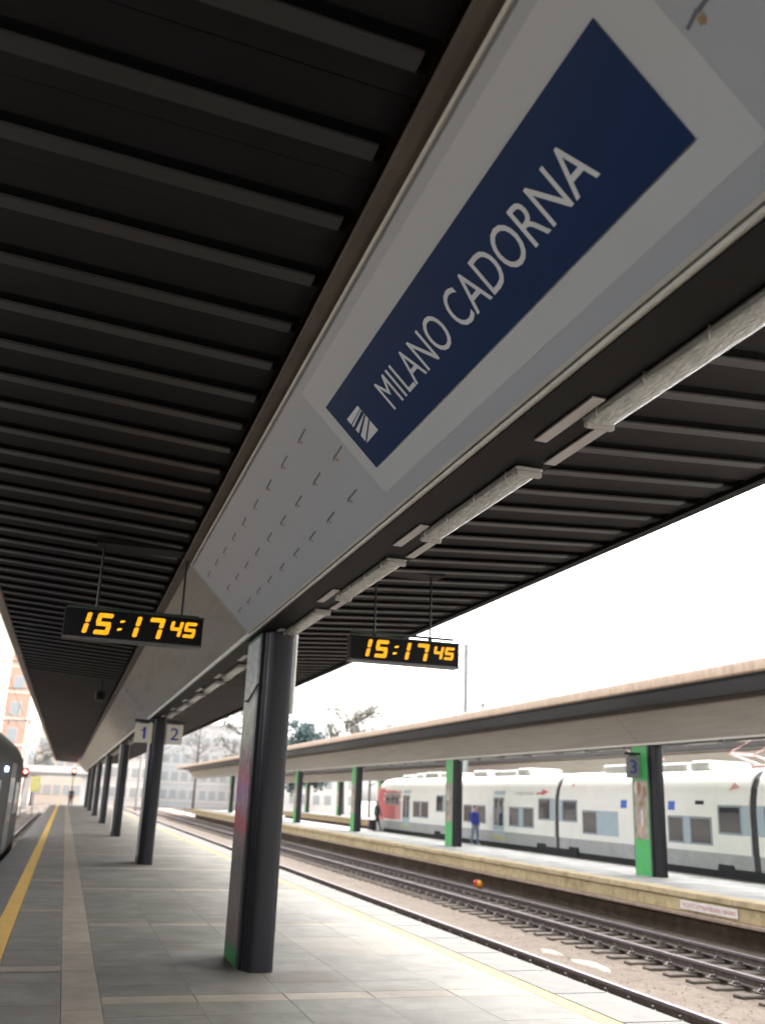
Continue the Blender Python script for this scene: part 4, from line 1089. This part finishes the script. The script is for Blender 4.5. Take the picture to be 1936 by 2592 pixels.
def building(x0, x1, y0, y1, h, wall, label, cols, rows, winc, z0=-1.0, roofc=None, strip=None, ww=1.1, wh=1.5, band=None):
    T = thing('apartment_building', label, 'building', ((x0 + x1) / 2, y0, z0))
    w, d = x1 - x0, y1 - y0
    MB().box(-w / 2, w / 2, 0, d, 0, h).obj('wall', wall, T)
    MB().box(-w / 2 - .3, w / 2 + .3, -.3, d + .3, h + .003, h + .5).obj('roof', roofc or wall, T)
    fr = mat('bg_window_frame', (.5, .48, .45), .6); gl = mat('bg_glass', (.34, .37, .39), .4)  # glass lightened, washed-out distance haze is put into its colour
    fm = MB().bbox(-ww / 2 - .1, ww / 2 + .1, -.08, .02, -.1, wh + .1, .02).mesh('window', fr)
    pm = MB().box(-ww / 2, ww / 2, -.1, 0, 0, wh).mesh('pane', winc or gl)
    for r_ in range(rows):
        z = 1.6 + r_ * (h - 2.0) / rows
        if band: MB().box(-w / 2 - .05, w / 2 + .05, -.12, -.002, z - .55, z - .35).obj('string_course', band, T)
        for c in range(cols):
            x = -w / 2 + w * (c + .5) / cols
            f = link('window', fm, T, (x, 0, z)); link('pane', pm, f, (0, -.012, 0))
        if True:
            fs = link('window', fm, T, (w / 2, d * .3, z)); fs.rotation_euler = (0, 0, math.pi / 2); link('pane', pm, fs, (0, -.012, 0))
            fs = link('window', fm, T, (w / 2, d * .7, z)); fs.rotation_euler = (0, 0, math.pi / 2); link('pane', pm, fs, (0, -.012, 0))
    if strip:
        for xa, xb, m in strip: MB().box(xa, xb, -.35, -.003, .2, h - .3).obj('facade_bay', m, T)
    return T
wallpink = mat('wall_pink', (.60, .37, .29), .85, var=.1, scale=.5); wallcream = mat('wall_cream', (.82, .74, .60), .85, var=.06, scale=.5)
wallwhite = mat('wall_white', (.66, .66, .64), .85, var=.1, scale=.3); wallgrey = mat('wall_grey', (.52, .53, .53), .85, var=.12, scale=.3); wallbeige = mat('wall_beige', (.58, .53, .45), .85, var=.1, scale=.4)  # pale wall tones stand in for the haze that bleaches the distance
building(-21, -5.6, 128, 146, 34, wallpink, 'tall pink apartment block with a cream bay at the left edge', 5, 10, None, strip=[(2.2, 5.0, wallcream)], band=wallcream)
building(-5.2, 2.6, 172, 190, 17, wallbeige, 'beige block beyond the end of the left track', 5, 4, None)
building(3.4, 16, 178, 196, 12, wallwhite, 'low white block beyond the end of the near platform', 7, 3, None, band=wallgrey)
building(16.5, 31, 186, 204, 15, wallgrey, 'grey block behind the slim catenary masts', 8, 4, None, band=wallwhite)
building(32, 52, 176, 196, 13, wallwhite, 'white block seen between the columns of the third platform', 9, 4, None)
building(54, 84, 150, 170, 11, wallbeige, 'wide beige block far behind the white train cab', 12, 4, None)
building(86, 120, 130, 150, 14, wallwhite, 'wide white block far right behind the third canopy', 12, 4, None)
# footbridge at the end of the left track
def footbridge():
    T = thing('footbridge', 'pale low bridge crossing the tracks beyond the platform end', 'bridge', (0, 132, -1))
    MB().box(-9, 3.0, -1, 1, 4.1, 4.5).obj('deck', pole_m, T); MB().box(-9, 3.0, -1.05, -.95, 4.503, 5.3).obj('parapet', wallwhite, T)
    for x in (-8, -4.6, 2.2): MB().box(x - .3, x + .3, -.6, .6, 0, 4.097).obj('pier', wallgrey, T)
footbridge()
def signal(x, y, z, label, n=1):
    T = thing('rail_signal', label, 'signal', (x, y, -1))
    MB().tube([(0, 0, 0), (0, 0, z)], .07, 8).obj('post', pole_m, T); MB().bbox(-.25, .25, -.1, .12, z, z + .8, .03).obj('signal_head', dark_m, T)
    MB().tube([(0, -.14, z + .5), (0, -.10, z + .5)], .13, 12).obj('red_lens', mat('red_lens', (.5, .02, .02), .3, emit=((1, .06, .04), 8)), T)
signal(.72, 112.5, 4.0, 'red signal light just under the far end of the near canopy')
signal(-3.45, 90, 3.4, 'red signal light beside the yellow board left of the platform')
def yellow_board():
    T = thing('track_board', 'yellow square board on a post left of the far platform end', 'sign', (-2.45, 88, -1))
    MB().tube([(0, 0, 0), (0, 0, 2.2)], .05, 8).obj('post', pole_m, T); MB().bbox(-.38, .38, -.04, .04, 2.3, 3.5, .02).obj('board', mat('yellow_board', (.68, .62, .22), .6, var=.1), T)
yellow_board()

# trees: tapered trunk, limbs, crown of small leaf faces
bark_m = mat('bark', (.085, .07, .06), .9, var=.2)
def tree(x, y, h, r, label, leafm, nleaf, seed, conifer=False, ls=1.0, limb=1.0):
    T = thing('tree', label, 'tree', (x, y, -1.0), 0, 'trees beyond the canopies')
    R_ = random.Random(seed); mb = MB()
    mb.tube([(0, 0, 0), (R_.uniform(-.2, .2), R_.uniform(-.2, .2), h * .45), (R_.uniform(-.3, .3), 0, h * .95)], [.22, .15, .03], 8)
    tips = []
    for k in range(26):
        z = h * R_.uniform(.3, .85); a = R_.uniform(0, 6.28); L_ = r * R_.uniform(.5, 1.0) * (1.25 - z / h if conifer else 1)
        e = Vector((math.cos(a) * L_, math.sin(a) * L_, z + (L_ * .6 if not conifer else -.1)))
        m_ = Vector((math.cos(a) * L_ * .5, math.sin(a) * L_ * .5, z + (L_ * .2 if not conifer else 0)))
        mb.tube([(0, 0, z), m_, e], [.06 * limb, .035 * limb, .01 * limb], 5); tips.append(e)
        for q in range(4):
            e2 = e + Vector((R_.uniform(-1, 1), R_.uniform(-1, 1), R_.uniform(-.2, 1))) * r * .3; mb.tube([m_.lerp(e, .5), e2], [.02 * limb, .006 * limb], 4); tips.append(e2)
    mb.obj('trunk', bark_m, T)
    lm = MB()
    for k in range(nleaf):
        c = R_.choice(tips) + Vector((R_.gauss(0, 1), R_.gauss(0, 1), R_.gauss(0, .8))) * r * .13
        u = Vector((R_.uniform(-1, 1), R_.uniform(-1, 1), R_.uniform(-1, 1))).normalized(); v = u.orthogonal(); s_ = R_.uniform(.06, .13) * ls
        lm.quad(c - u * s_, c - v * s_ * .5, c + u * s_, c + v * s_ * .5)
    o = lm.obj('crown', leafm, T)
leaf_pale = mat('leaf_pale', (.11, .105, .08), .8); leaf_teal = mat('leaf_dark', (.05, .085, .085), .8)
tree(36.5, 130, 15.5, 4.0, 'thin bare pale tree rising behind the far canopy', leaf_pale, 2600, 1, ls=2.6, limb=2.0)
tree(30.2, 130, 13.2, 4.2, 'dark evergreen tree just right of the nearest column', leaf_teal, 5200, 2, True, ls=3.4, limb=1.6)
tree(41.5, 134, 15.5, 3.8, 'bare pale tree to the right of the evergreen', leaf_pale, 1900, 3, ls=2.4, limb=2.0)
tree(15, 168, 20, 3.2, 'slim tree standing before the grey block at the far end', leaf_pale, 1800, 4)
tree(20.5, 165, 18, 3.4, 'slim tree left of the far canopy end', leaf_pale, 1500, 5)
tree(27, 160, 19, 3.2, 'bare tree above the far end of the copper-edged canopy', leaf_pale, 1500, 6, ls=2.4, limb=1.8)
tree(59, 130, 19, 3.2, 'bare tree top right of the tall pale mast', leaf_pale, 900, 7, ls=2.2, limb=2.0)
tree(-4.5, 150, 9, 2.6, 'low tree beside the pale bridge at the left', leaf_teal, 2500, 8)
